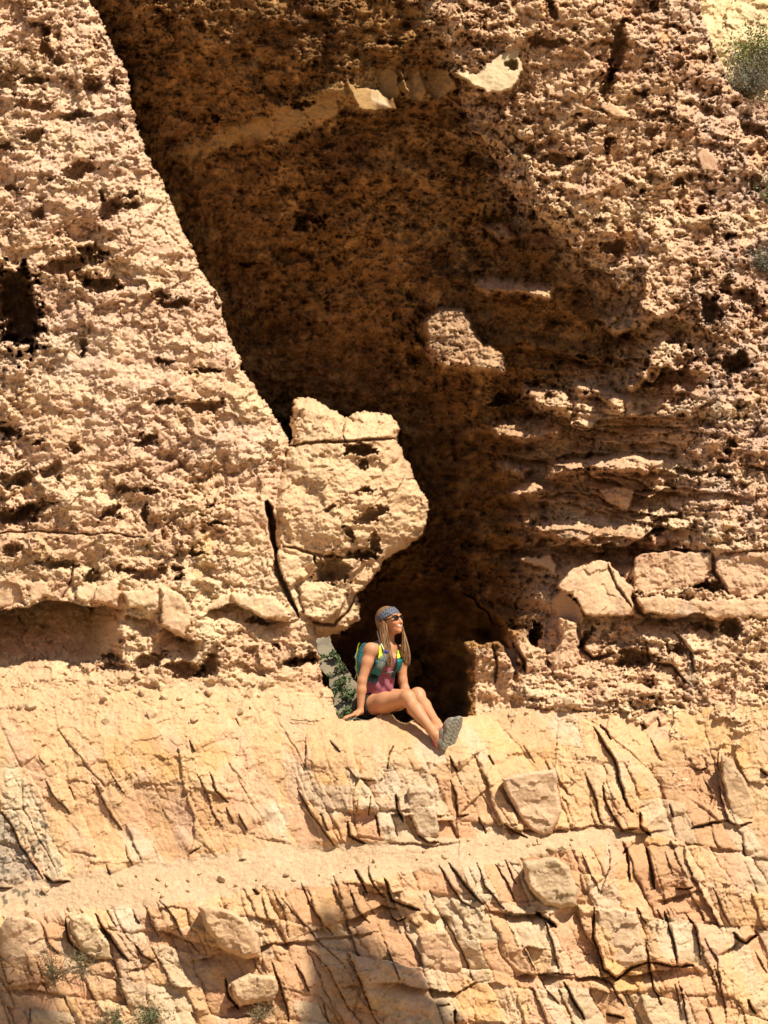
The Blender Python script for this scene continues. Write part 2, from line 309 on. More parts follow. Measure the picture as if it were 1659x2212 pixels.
for pts, dy in [([(0,1040),(90,1045),(105,1140),(30,1150),(-80,1150),(-80,1040)],-.03),([(110,1040),(200,1030),(225,1100),(130,1130)],-.05),([(250,1060),(330,1050),(310,1100),(265,1115)],-.02),([(330,1060),(400,1040),(430,1060),(400,1120),(330,1120)],-.05),([(420,1060),(500,1025),(520,1090),(505,1145),(400,1125)],-.08),([(520,1080),(680,1070),(690,1150),(560,1150)],-.04),([(690,1060),(790,1090),(830,1190),(800,1280),(700,1230),(690,1150)],-.10),([(850,1160),(985,1090),(1000,1110),(900,1190)],-.04),([(1000,1090),(1180,1110),(1260,1190),(1140,1200),(1010,1130)],-.06)]:
    c = np.mean(pts,0); slab(Lw, 5, pts, .1, .12, at(Lw,5,*c)+dy, 10, 1.0)
under(Lw, 5, [(860,1200),(930,1160),(1010,1125),(1080,1160),(1150,1215),(1260,1200)], 40, .22)
under(Lw, 5, [(690,1235),(760,1275),(870,1305)], 70, .32)
under(Lw, 5, [(540,1170),(620,1200),(680,1230)], 34, .14)
for a in [(800,1420,60,30,.2),(900,1400,50,26,.16,-50),(1310,1370,55,18,.2,-10),(1300,1390,40,18,.15),(650,1380,70,20,.14,-25),(490,1370,40,16,.12),(1190,1320,30,10,.1),(1130,1210,50,12,.14),(470,1410,40,14,.1)]: pit(Lw, 5, *a)
crack(Lw, 5, [(1155,685),(1160,760),(1175,830),(1195,930),(1205,1010),(1230,1060),(1290,1190)], 7, .02, 30, .3)
crack(Lw, 5, [(1150,690),(1190,830),(1195,920)], 9, .0, 30, .5)
crack(Lw, 5, [(270,1110),(310,1040),(325,940)], 3, .03, 40)
crack(Lw, 5, [(75,1180),(110,1230)], 4, .02, 30)
crack(Lw, 5, [(-60,830),(60,828),(180,820),(330,835),(480,830),(620,850)], 3, -.03, 60)
# pillar
crack(Pw, 5, [(1240,450),(1360,436),(1480,432),(1560,425),(1659,420),(1725,420)], 3.5, .04, 40, .14)
crack(Pw, 5, [(1490,330),(1480,400),(1500,440)], 2.5, .02, 30, .1)
pit(Pw, 5, 1545, 462, 55, 22, .22, 10); pit(Pw, 5, 1440, 985, 65, 42, .22); pit(Pw, 5, 1560, 900, 70, 12, .12); pit(Pw,5,1590,760,60,26,.16,-25); pit(Pw,5,1570,925,60,18,.2)
slab(Pw, 5, [(1200,900),(1290,930),(1340,1010),(1250,1060),(1215,1010)], .2, .1, at(Pw,5,1270,980)-.06, 10, .7, tex=SMOOTH+.38*TUFA)
slab(Pw, 5, [(1290,1040),(1390,1030),(1500,1080),(1470,1160),(1400,1215),(1310,1190)], .25, .15, at(Pw,5,1400,1120)-.09, 12, .9, tex=SMOOTH+.38*TUFA)
slab(Pw, 5, [(1500,1010),(1600,940),(1640,960),(1600,1040),(1530,1090)], .4, .05, at(Pw,5,1580,1010)-.06, 12, .9, tex=SMOOTH+.38*TUFA)
slab(Pw, 5, [(1470,1160),(1530,1110),(1545,1190),(1500,1240),(1440,1230)], .35, .1, at(Pw,5,1500,1180)-.05, 10, .8, tex=SMOOTH+.38*TUFA)
crack(Pw, 5, [(1280,1190),(1340,1215),(1440,1225),(1500,1170),(1540,1090)], 4, .03, 30, .16)
crack(Pw, 5, [(1205,885),(1300,905),(1400,930),(1500,935),(1640,925)], 4, -.05, 40, .1)
for a in [(1510,840,20,22,.12),(1620,870,16,30,.14),(1420,720,12,12,.08),(1560,530,12,24,.1),(1590,640,24,10,.1)]: pit(Pw,5,*a)
# cave and right wall
VPX = WPX+42*fbm(PX*2.2,PZ*2.2,5,801,.66); VPY = WPY+42*fbm(PX*2.2,PZ*2.2,5,802,.66)
p = np.array([(960,60),(1010,230),(1065,360),(1130,430),(1190,480),(1270,560),(1350,630),(1430,670),(1520,700),(1640,760)], float); d, side, par = line_dist(p, VPX, VPY)
Cw += np.where(side < 0, .56*np.clip(1-d/250,0,1), 0)*np.clip(par*6,0,1)*sstep(1.0,.62,par)
n_ = lambda b: fbm(PX[b]*3,PZ[b]*3,4,861,.6)
smooth_c = [(3,[(700,690),(800,600),(960,560),(1160,480),(1350,400),(1480,330),(1660,420),(1640,500),(1500,500),(1340,570),(1200,620),(1100,600),(950,680),(820,690)])]
p = T(*smooth_c[0]); b = box(p, 10); s = np.clip((poly_sdf(p, XPX[b], XPY[b])+30*n_(b))/16, 0, 1); Cw[b] = Cw[b]*(1-.75*s)+(cave[b]+.04*f1[b]+.03*f2[b]+SMOOTH[b]*.9+.35*TUFA[b])*.75*s
slab(Cw, 3, [(1478,338),(1512,345),(1540,385),(1580,378),(1659,400),(1700,412),(1720,470),(1600,482),(1550,470)], -.05, .75, at(Cw,3,1590,440)-.26, 4, .8)
for pts in ([(-40,300),(10,290),(60,330),(80,420),(20,440),(-20,400)],[(90,300),(150,290),(180,360),(170,430),(120,420)],[(190,300),(280,310),(330,380),(230,430),(190,400)],[(-330,440),(-200,400),(-190,500),(-330,520)],[(-480,480),(-350,450),(-350,560),(-460,570)],[(-620,540),(-500,500),(-480,600),(-600,640)]):
    c = np.mean(pts,0); slab(Cw, 4, pts, -.5, -.35, at(Cw,4,*c)-.02, 6, .9, tex=SMOOTH+.15*TUFA)
slab(Cw, 4, [(66,300),(92,330),(114,400),(88,392)], 0, .75, at(Cw,4,90,350)-.20, 3, .5)
slab(Cw, 4, [(300,312),(400,322),(470,260),(560,190),(590,210),(600,290),(560,380),(480,410),(370,370)], .12, .25, at(Cw,4,470,320)-.10, 6, .9)
pit(Cw, 4, 560, 280, 26, 18, .06); under(Cw, 4, [(330,300),(420,300),(500,230),(560,180)][::-1], 6, .0)
slab(Cw, 4, [(930,430),(980,430),(1040,490),(1090,520),(1000,510),(940,470)], .1, .1, at(Cw,4,1000,480)-.05, 5, .6)
slab(Cw, 4, [(1345,650),(1400,640),(1440,690),(1440,740),(1370,740)], .1, .05, at(Cw,4,1390,700)-.05, 5, .5)
slab(Cw, 4, [(700,370),(780,370),(770,420),(710,410)], .1, .1, at(Cw,4,740,395)-.04, 5, .5)
for a in [(1015,200,34,90,.22,12),(965,360,26,60,.2,10),(725,30,20,40,.16),(700,180,60,20,.14),(1148,20,16,26,.14),(1345,240,24,10,.12),(1200,505,36,20,.14,20),(870,550,36,14,.14,-20),(850,682,26,14,.12),(985,622,10,26,.12),(1372,912,24,24,.2),(1112,822,12,12,.14),(1256,802,26,14,.14),(1042,790,24,10,.1),(1415,1340,40,50,.25,20),(1590,560,46,26,.16),(1390,470,30,30,.12),(470,10,50,14,.14),(1240,120,30,14,.1),(1110,410,26,12,.12),(1480,1030,26,12,.12),(560,280,24,18,.05),(760,690,60,20,.14),(990,1070,60,24,.2),(940,960,26,10,.1),(1160,580,30,16,.1),(1560,1300,60,30,.16,30),(1470,1240,24,30,.15),(1600,800,24,30,.12),(1270,210,16,10),(830,500,20,10),(1180,660,20,8)]:
    pit(Cw, 4, *a)
for a in [(1300,450,34,16,.14),(930,520,16,16,.14),(1340,940,60,12,.14),(1080,1140,30,10,.1),(1250,1100,60,26,.1),(460,510,30,12,.14),(1310,570+400,26,20,.12),(850,270-160,20,16,.1),(1340,1340-900,20,14)]: pit(Cw, 3, *a)
for a in [(1530,92,58,36,.3),(1485,480,16,12,.12),(1560,750+100,30,10,.08),(515,255,40,26,.2),(1510,430,14,20,.12),(1450,590,60,10,.12),(1500,1240,34,36,.2),(1390,1050,110,22,.22,15),(1180,800,30,34,.14),(860,60,30,14,.14),(660,1280,26,50,.4),(1090,1370,60,30,.22),(1270,1330,44,20,.16),(1370,1240,50,12,.12),(870,1280,60,14,.14,-50),(1330,560,40,16,.14),(1600,550,50,7,.08),(1250,620,26,16,.12),(1450,520,24,10,.1)]: pit(Cw, 6, *a)
under(Cw, 6, [(600,495),(700,505),(800,490),(900,480),(1040,480)], 30, .16)
under(Cw, 6, [(780,395),(900,420),(1050,440),(1200,440),(1330,470)], 34, .16)
under(Cw, 6, [(880,355),(1040,368),(1180,368),(1380,365)], 18, .14)
under(Cw, 6, [(560,330),(700,320),(800,330),(880,380)], 14, .08)
under(Cw, 6, [(860,570),(980,560),(1100,600),(1180,660)], 60, .2)
under(Cw, 6, [(620,690),(760,650),(900,660),(1020,730),(1200,760),(1300,740)], 34, .2)
under(Cw, 6, [(1000,640),(1200,640),(1420,650),(1600,690)], 26, .16)
under(Cw, 6, [(700,880),(900,885),(1100,898),(1250,900),(1420,895)], 44, .26)
under(Cw, 6, [(1430,910),(1560,905),(1700,900)], 16, .1)
slab(Cw, 6, [(1075,925),(1200,905),(1430,915),(1425,980),(1380,1040),(1280,1080),(1075,1085)], -.05, .10, at(Cw,6,1500,1000)-.02, 10, 1.0, tex=SMOOTH+.25*TUFA)
slab(Cw, 6, [(1440,925),(1659,905),(1740,910),(1740,1090),(1490,1100),(1430,1010)], .0, .10, at(Cw,6,1600,1000)-.04, 10, 1.0, tex=SMOOTH+.3*TUFA)
slab(Cw, 6, [(1085,1110),(1180,1100),(1380,1120),(1659,1115),(1740,1120),(1740,1185),(1420,1200),(1250,1185),(1130,1180)], 0, .12, at(Cw,6,1400,1150)-.10, 8, 1.2)
under(Cw, 6, [(1085,1190),(1250,1192),(1400,1185),(1480,1210)], 44, .30)
slab(Cw, 6, [(560,935),(720,925),(758,965),(740,1010),(700,985),(600,960)], -.1, .35, at(Cw,6,690,960)-.22, 6, .8)
slab(Cw, 6, [(820,970),(930,950),(975,960),(1070,1060),(1085,1180),(1000,1190),(865,1185),(830,1110),(760,1080),(740,1060)], .1, .22, at(Cw,6,1060,1100)-.12, 8, 1.0, tex=SMOOTH+.25*f2*.1)
slab(Cw, 6, [(720,1140),(760,1075),(830,1110),(862,1190),(850,1230),(760,1190)], -1.6, -.2, at(Cw,6,850,1150)+.12, 6, .8)
crack(Cw, 6, [(1075,1090),(1090,1150),(1120,1185)], 7, .05, 50)
crack(Cw, 6, [(1420,920),(1430,1000),(1490,1090)], 6, .04, 60)
crack(Cw, 6, [(960,950),(1010,1060),(1070,1150)], 3, .02, 40)
slab(Cw, 6, [(552,1245),(600,1262),(640,1310),(700,1340),(700,1420),(620,1430),(575,1390)], .05, .0, .04, 12, 1.0, tex=SMOOTH+.5*TUFA)
slab(Cw, 6, [(758,1195),(830,1215),(850,1290),(840,1400),(740,1430),(700,1370),(770,1290)], .05, .0, .02, 12, 1.0, tex=SMOOTH+.5*TUFA)
crack(Cw, 6, [(560,1300),(600,1380),(610,1430)], 6, .04, 40, .3)
crack(Cw, 6, [(830,1240),(860,1330),(900,1370),(1000,1350)], 6, .06, 60, .2)
crack(Cw, 6, [(1130,1300),(1150,1380),(1250,1400),(1300,1475)], 5, .06, 60, .16)
crack(Cw, 6, [(1250,1250),(1320,1330),(1340,1420)], 4, .05, 50, .12)
slab(Cw, 6, [(930,650-10),(1000,620),(1080,640),(1060,720),(960,700)], -.2, .1, at(Cw,6,1000,670)-.08, 14, 1, tex=.6*TUFA)
# isolated stones of the cave wall that reach the sun
KNOBS = [(0,[(915,695),(950,668),(1000,672),(1022,715),(1045,745),(1090,775),(1085,808),(1035,795),(960,795),(925,765)],-.26),(6,[(600,190),(700,200),(790,230),(780,290),(680,280),(600,240)],-.13),(6,[(820,190),(900,190),(1020,230),(1010,290),(930,240),(830,215)],-.13),(6,[(1040,130),(1120,95),(1145,120),(1090,200),(1050,190)],-.12),(6,[(460,350),(560,340),(760,340),(770,400),(600,430),(480,410)],-.14),(6,[(490,520),(540,510),(620,560),(600,580),(500,560)],-.14),(6,[(700,545),(860,515),(1060,490),(1200,520),(1190,560),(900,555),(720,590)],-.15),(6,[(530,650),(650,600),(720,640),(640,660),(560,680)],-.13),(6,[(650,800),(780,770),(900,820),(880,870),(760,860),(660,830)],-.12),
                      (4,[(400,1220),(480,1205),(600,1215),(730,1240),(720,1290),(600,1270),(420,1260)],-.17),(4,[(930,1380),(1060,1330),(1200,1290),(1250,1330),(1150,1400),(1000,1440)],-.10),(4,[(450,990),(520,980),(560,1020),(520,1040)],-.12)]
for tile, pts, dy in KNOBS:
    p = T(tile, pts); b = box(p, 40); c0, c1 = p.min(0), p.max(0); sx2 = poly_sdf(p, .5*XPX[b]+.5*SPX[b], .5*XPY[b]+.5*SPY[b])-.8*rag[b]
    tz = np.clip((FY[b]-c0[1])/max(1, c1[1]-c0[1]), 0, 1.15)
    Cw[b] += 3.2*dy*np.clip((sx2+6)/13, 0, 1)**.8*(.30+.85*tz)
# arch of the little tunnel behind the sitter
b = box(TUNNEL, 10); kk = sstep(-6,46,sT[b]+10*fbm(PX[b]*4,PZ[b]*4,4,811)); tun = rbf([(700,1400,3.2),(800,1300,3.3),(950,1300,3.3),(1000,1400,3.6),(900,1450,4.2),(800,1500,4.0),(1000,1540,3.9),(700,1600,3.5),(1060,1350,3.0),(400,1400,3),(1300,1400,3),(900,1000,2.5),(900,2000,4.5)])
Cw[b] = Cw[b]*(1-kk)+(tun+.5*TUFA+.10*f1)[b]*kk
# spurs again in front of the arch
SPUR = [(1300,445),(1340,425),(1400,430),(1460,470),(1500,438),(1600,440),(1659,520),(1700,600),(1700,1120),(1340,1120),(1352,1000),(1372,920),(1350,850),(1385,750),(1330,680),(1352,640),(1392,560),(1335,505)]
slab(Cw, 1, SPUR, .12, .0, -.02, 12, 1.0, tex=SMOOTH+.85*TUFA)
crack(Cw, 1, [(1310,70),(1400,110),(1440,165),(1500,210),(1540,290),(1620,330)], 3.5, .12, 60, .3)
crack(Cw, 6, [(470,1305),(490,1400),(480,1475)], 4, .04, 40, .15)
# lower terraces: joints traced one by one (tile, points, width, step)
CR7 = [([(195,415),(230,490),(290,545),(310,570)],3,.05),([(300,440),(325,510)],2.5,.03),([(395,425),(440,490),(475,560),(525,640)],2.5,.04),([(455,320),(500,430),(540,490)],1.6,.02),([(160,310),(205,370)],1.6,.02),([(815,245),(840,300)],3.5,.05),([(850,390),(900,490),(915,560),(970,630)],2.2,.04),([(905,385),(935,470),(985,520)],3,.05),([(970,540),(1015,615)],3,.04),([(1030,565),(1065,640)],3,.04),([(1320,230),(1322,370)],3,.05),([(1425,250),(1470,300)],3,.04),([(1490,360),(1540,410),(1620,425)],3,.05),([(1280,450),(1340,560),(1400,640),(1450,710)],4,.07),([(0,545),(40,600),(100,720),(190,850)],3.5,.05),([(190,830),(230,858),(300,862)],5,.07),([(-20,892),(50,885)],4,.05),([(280,1020),(300,1110),(355,1180)],8,.12),([(175,1030),(215,1140),(260,1180)],2,.04),([(410,1000),(470,1090),(555,1210)],6,.10),([(460,985),(500,1050)],3,.04),([(575,980),(605,1050)],3,.05),([(580,1135),(620,1180),(670,1210)],4,.07),([(680,930),(740,1000),(790,1100),(860,1165)],2.5,.05),([(1130,870),(1140,960),(1190,1080)],2,.04),([(1170,890),(1230,990),(1250,1110)],2,.04),([(1300,870),(1340,950),(1400,1050),(1440,1090)],2.6,.05),([(1210,920),(1300,1030),(1380,1120),(1500,1230)],2,.03),([(1320,1140),(1420,1230),(1490,1380),(1540,1460)],2.5,.05),([(975,1280),(985,1350),(1030,1410)],8,.10),([(1070,1310),(1130,1345),(1200,1350)],7,.10),([(1175,1210),(1220,1330),(1250,1470)],4,.07),([(1280,1210),(1340,1340)],4,.05),([(1500,1190),(1560,1290),(1600,1410),(1635,1420)],3,.05),([(1530,810),(1560,850),(1590,910)],6,.08),([(1590,790),(1610,870),(1659,930)],4,.05),([(1400,1380),(1420,1470)],3,.04),([(1440,830),(1480,940)],2.4,.04),([(1510,890),(1540,980),(1600,1040)],3,.05),([(1090,890),(1120,915)],5,.05),([(0,1180),(30,1300),(60,1280)],3,.05),([(370,1280),(420,1400)],2,.03),([(130,1400),(135,1475)],3,.04),([(1500,600),(1510,660),(1580,700)],6,.07),([(1600,490),(1590,570)],4,.05),([(1620,570),(1640,660)],5,.06),([(1010,150),(1035,185)],2,.02),([(820,740),(860,710)],3,.03),([(1030,770),(1070,765)],2.5,.03),([(540,700),(570,790)],2,.03),([(460,790),(480,830)],3,.04),([(1380,560),(1420,640)],2.6,.04),([(1545,500),(1540,560)],3,.04),([(60,1060),(120,1200),(150,1290)],2,.03),([(640,1000),(690,1100)],2,.03)]
CR8 = [([(40,270),(15,330),(15,380)],4,.05),([(285,320),(300,360),(320,385)],5,.06),([(290,415),(315,500),(318,575),(365,570)],4.5,.07),([(50,485),(60,540),(85,600)],7,.09),([(150,660),(190,690),(240,690)],5,.08),([(870,400),(910,470),(935,600),(950,625)],4.5,.06),([(950,430),(955,510),(1000,590),(1030,635)],4.5,.06),([(905,190),(945,260),(995,330),(1020,420),(1040,500),(1075,560)],7,.10),([(935,180),(960,210),(985,250)],7,.06),([(990,590),(1030,640),(1090,632)],5,.08),([(1100,560),(1110,620),(1150,660)],9,.09),([(1105,172),(1130,200)],9,.08),([(1180,150),(1200,190)],6,.06),([(1150,240),(1200,340)],2.2,.03),([(1375,410),(1420,480),(1410,530)],2.4,.03),([(1235,520),(1250,580)],4,.04),([(1440,290),(1450,480),(1490,600),(1530,620),(1600,600)],5,.11),([(1340,370),(1370,380),(1400,365)],4,.04),([(1330,635),(1360,620),(1420,605),(1490,595)],6,.06),([(410,580),(425,620),(440,650)],4,.05),([(850,730),(880,800),(940,910)],3,.05),([(975,700),(975,800),(930,920)],2.4,.03),([(1030,740),(1050,720),(1060,860)],6,.06),([(1135,710),(1155,800),(1170,890)],9,.12),([(1215,730),(1250,840)],2.4,.03),([(1260,885),(1300,895),(1340,888)],6,.07),([(240,790),(290,880),(340,950),(390,970)],3.5,.05),([(280,780),(340,860),(430,960)],5,.07),([(400,780),(440,880),(500,960),(530,990)],3.5,.06),([(480,780),(540,880),(570,950)],3.5,.05),([(520,770),(570,870)],3,.04),([(0,850),(40,940),(90,960),(150,985)],8,.10),([(30,1010),(60,1030),(100,1010)],6,.07),([(655,985),(700,1020),(745,1060)],11,.10),([(690,1020),(730,1120),(755,1250)],3.5,.05),([(905,980),(905,1090),(950,1240),(1000,1280),(1060,1240),(1140,1210)],8,.12),([(1090,970),(1110,1010),(1130,1040)],5,.06),([(1130,1110),(1150,1240),(1170,1330),(1200,1390)],6,.08),([(1180,980),(1210,1040)],3,.04),([(1210,990),(1250,1110),(1270,1220)],6,.07),([(1310,1000),(1350,1080),(1370,1200)],6,.07),([(1140,1210),(1240,1224),(1340,1218)],8,.09),([(1510,1080),(1560,1125),(1610,1090)],10,.12),([(265,1030),(340,1160),(385,1290)],3.5,.05),([(660,1262),(740,1255),(830,1268)],5,.05),([(775,1290),(830,1390),(870,1460)],7,.09),([(680,1290),(760,1400)],3,.04),([(970,1290),(1040,1400)],3,.04),([(1270,1290),(1300,1390),(1310,1475)],5,.06),([(1255,1300),(1270,1360),(1290,1440)],3,.04),([(230,1392),(290,1390)],4,.04),([(310,1410),(312,1475)],9,.09),([(960,1430),(1040,1450)],8,.07),([(1430,1220),(1470,1360),(1480,1470)],3,.05),([(1570,1370),(1610,1430)],6,.06),([(0,1120),(70,1280)],3,.04),([(590,1130),(660,1250)],2.5,.03),([(1380,1100),(1440,1200),(1460,1320)],3,.04),([(1600,1160),(1659,1260)],2.4,.03),([(1420,880),(1500,1060)],2.4,.03),([(1545,700),(1560,750)],5,.06),([(600,260),(650,350)],2,.02),([(450,310),(470,360)],4,.03),([(520,610),(560,640),(620,670)],4,.05),([(1630,370),(1659,400)],9,.1),([(110,1030),(150,1060)],3,.04)]
for tl, lst in ((7,CR7),(8,CR8)):
    for k, (pts, wd, st) in enumerate(lst): crack(Gw, tl, pts, wd*(.36+.2*((k*5)%4)/3), st*.8, 50+30*((k*7)%4), .018*wd+.018)
# row edges of the terraces: short overhanging courses
under(Gw, 8, [(-700,1060),(-400,1110),(0,960),(240,1015),(420,985),(560,990),(830,985),(1060,960),(1350,890),(1500,880)], 34, .13, brk=True)
under(Gw, 8, [(-250,1330),(0,1290),(300,1340),(460,1275),(660,1265),(900,1265),(1060,1255),(1340,1225),(1560,1110),(1700,1090)], 34, .14, brk=True)
under(Gw, 7, [(-50,1330),(200,1290),(560,1240),(900,1190),(1180,1130),(1500,1095)], 26, .1, brk=True)
under(Gw, 8, [(0,560),(200,560),(300,570)], 16, .05)
under(Gw, 8, [(0,700),(200,700),(330,690)], 12, .05); under(Gw, 8, [(420,985),(560,1000),(700,985)], 20, .08); under(Gw, 8, [(700,655),(900,620),(1100,655),(1250,630)], 12, .06)
under(Gw, 8, [(830,1265),(920,1262),(1000,1290)], 16, .10); under(Gw, 7, [(1180,1125),(1320,1120),(1500,1095),(1659,1060)], 14, .06); under(Gw,7,[(980,1410),(1060,1380),(1180,1390)],26,.12)
#/FEATURES
print('relief', round(time.time()-T0,1))

sheets = np.stack([cavewall, np.where(sE>0, leftwall, 99), np.where(sP>0, pillarw, 99), np.where(sL>0, ledgew, 99)])
region = np.argmin(sheets, 0); depth = np.take_along_axis(sheets, region[None], 0)[0]
region = np.where((region==3)&(bk>.5), 4, region)
sH = poly_sdf(HOLE, SPX, SPY); sB = poly_sdf(BACKC, SPX, SPY)
backm = (sB>0)&(region==0)&(FX>1400)
depth = np.where(backm, 2.3-.0022*FY+.25*fb+.10*f1+.05*f2+.3*SMOOTH, depth); region = np.where(backm, 5, region)
hole = (sH > 0)&(region==0)
P3 = W(FX, FY, depth)

# ------------------------------------------------------------------ stone colour (pigment, with some shade painted into the cave)
def C(r,g,b): return np.array([r,g,b], np.float32)
n1 = fbm(PX*1.1,PZ*1.1,5,301,.6); n2 = fbm(PX*3.1+7,PZ*3.1,5,311,.6); n3 = fbm(PX*1.7-5,PZ*1.7,4,321,.6); n4 = fbm(PX*9,PZ*9,4,331,.6)
def mixc(a, b, t): return a+(b-a)*t[...,None]
col = np.broadcast_to(C(.65,.435,.27), FX.shape+(3,)).copy()
col = mixc(col, C(.68,.49,.30), sstep(-.1,.5,n2)); col = mixc(col, C(.52,.33,.22), sstep(.0,.6,n3)*.7)
rg = region
cavec = mixc(np.broadcast_to(C(.245,.128,.047), col.shape), C(.12,.058,.022), sstep(-.1,.35,n1)); cavec = mixc(cavec, C(.40,.235,.095), sstep(.05,.45,n2))  # browner cave rock, its colour darkened further to paint in shade
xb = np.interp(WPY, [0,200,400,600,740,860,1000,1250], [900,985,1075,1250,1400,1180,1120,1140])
inShade = (rg==0)*np.maximum(sstep(60,-60,WPX+70*n1-xb), .55*sstep(1480,1300,WPX+70*n1)*sstep(760,860,WPY)*sstep(1240,1120,WPY)*sstep(.25,-.2,n2))  # painted cave shade, laid up to the edge between sun and shade
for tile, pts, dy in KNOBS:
    p = T(tile, pts); b = box(p, 40); inShade[b] *= 1-.6*np.clip((poly_sdf(p, .5*XPX[b]+.5*SPX[b], .5*XPY[b]+.5*SPY[b])-.8*rag[b]+6)/14, 0, 1)  # stones that reach the sun take less of the painted shade
inShade = inShade*(1-sstep(995,1010,FX)*sstep(1372,1392,WPY))
inShade = np.where((rg==0)&(sT>0), 1, inShade)
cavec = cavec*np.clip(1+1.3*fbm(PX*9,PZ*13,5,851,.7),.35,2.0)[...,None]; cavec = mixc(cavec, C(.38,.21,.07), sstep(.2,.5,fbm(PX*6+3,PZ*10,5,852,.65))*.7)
col = mixc(col, cavec, inShade)
pT = T(*smooth_c[0]); b = box(pT, 10); s = np.clip((poly_sdf(pT, XPX[b], XPY[b])+30*n_(b))/12, 0, 1)*(rg[b]==0); col[b] = mixc(col[b], C(.46,.29,.12), s*.7)
for pts in ([(300,312),(400,322),(470,260),(560,190),(590,210),(600,290),(560,380),(480,410),(370,370)],[(-60,440),(-70,345),(-20,380),(40,470)]):
    p = T(4,pts); b = box(p,10); s = np.clip(poly_sdf(p,SPX[b],SPY[b])/5,0,1); col[b] = mixc(col[b], C(.62,.50,.31), s)
# grey-mauve weathering skin on the right wall and in patches on the buttress
gr = (rg==0)*sstep(1330,1600,FX+160*n1)*sstep(1350,1000,FY)*.75*sstep(-.4,.3,n2)
col = mixc(col, C(.50,.37,.31), gr)
col = mixc(col, C(.56,.33,.20), (rg==0)*sstep(.1,.45,n3)*sstep(1150,1300,FX)*.8)
col = mixc(col, C(.50,.40,.33), (rg==1)*sstep(.05,.45,n1)*sstep(1100,900,FY)*.7)
col = mixc(col, C(.67,.47,.34), (rg==1)*sstep(-.4,.2,n3)*sstep(1200,900,FY)*.7)
col = mixc(col, C(.66,.47,.27), (rg==2)*.5)
col = mixc(col, C(.68,.53,.33), (rg==1)*sstep(1120,1200,FY)*sstep(-.2,.3,n2)*.7)
col = mixc(col, C(.62,.40,.16), ((rg==1)|(rg==2)|(rg==3))*sstep(.30,.55,fbm(PX*2.3,PZ*2.3+5,4,341,.55))*sstep(1000,1300,FY)*.8)
low = (rg>=3)
col = mixc(col, C(.62,.41,.215), low*.75)
# every joint block its own shade
F1_, F2_, _, _, ci, cj = worley((bx_+wb)/.46, (bz_+wb2)/1.1, 201, .95); _, _, _, _, ck, cl = worley((bx_+wb*.6)/.17, (bz_+wb2)/.42, 211, .95)
h1 = hsh(ci,cj,401); h2 = hsh(ck,cl,402)
col = mixc(col, C(.54,.35,.20), low*sstep(.55,.9,h1)*.75); col = mixc(col, C(.62,.40,.27), low*sstep(.6,.9,h2)*.6); col = mixc(col, C(.60,.46,.33), low*sstep(.85,.95,hsh(ck,cl,403))*.7)
col = mixc(col, C(.62,.37,.14), low*sstep(.0,.45,n3)*.6)
def tint(tile, pts, c, k, soft=10):
    p = T(tile,pts); b = box(p,20); s = np.clip(poly_sdf(p,WPX[b],WPY[b])/soft,0,1); col[b] = mixc(col[b], C(*c), s*k)
col = mixc(col, C(.70,.58,.36), (rg==5)*.85)
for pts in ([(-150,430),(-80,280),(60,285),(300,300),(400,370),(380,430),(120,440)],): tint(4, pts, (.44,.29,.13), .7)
tint(7,[(0,560),(40,600),(110,720),(190,860),(150,920),(0,950),(-60,950),(-60,560)],(.36,.33,.27),.8)
tint(7,[(0,330),(80,340),(200,560),(300,850),(200,850),(100,700),(0,560)],(.60,.52,.36),.7)
tint(7,[(150,850),(250,840),(300,860),(380,910),(200,930),(60,960)],(.48,.43,.32),.6)
tint(7,[(720,470),(780,470),(860,560),(860,700),(760,800),(730,640)],(.60,.42,.32),.7,25)
tint(7,[(1100,520),(1200,500),(1290,560),(1240,700),(1150,640)],(.62,.54,.40),.6,14)
tint(7,[(1290,440),(1380,420),(1540,440),(1530,560),(1400,600)],(.52,.40,.28),.7)
tint(7,[(1400,880),(1500,1090),(1440,1090),(1330,960),(1310,880)],(.50,.33,.17),.6)
tint(8,[(600,770),(740,750),(830,860),(830,970),(760,980),(640,900)],(.50,.40,.26),.7)
tint(8,[(140,1090),(270,1070),(330,1170),(355,1330),(300,1340),(230,1280)],(.56,.32,.19),.8)
tint(8,[(390,1050),(500,1050),(640,1190),(655,1280),(590,1300),(470,1260)],(.50,.40,.24),.6)
tint(8,[(100,440),(250,440),(250,660),(180,690),(90,560)],(.50,.40,.28),.6)
tint(8,[(1450,290),(1530,360),(1600,590),(1500,610),(1450,480)],(.40,.28,.17),.8)
tint(8,[(280,780),(340,790),(460,950),(400,970)],(.34,.22,.13),.8)
tint(8,[(0,790),(200,780),(330,900),(200,1040),(100,980),(20,930)],(.56,.36,.21),.6)
col = mixc(col, C(.54,.39,.25), (rg==4)*.85)
apr = low*apron
col = mixc(col, C(.62,.41,.24), np.maximum(apr, (rg==1)*sstep(1420,1490,WPY))*.7)
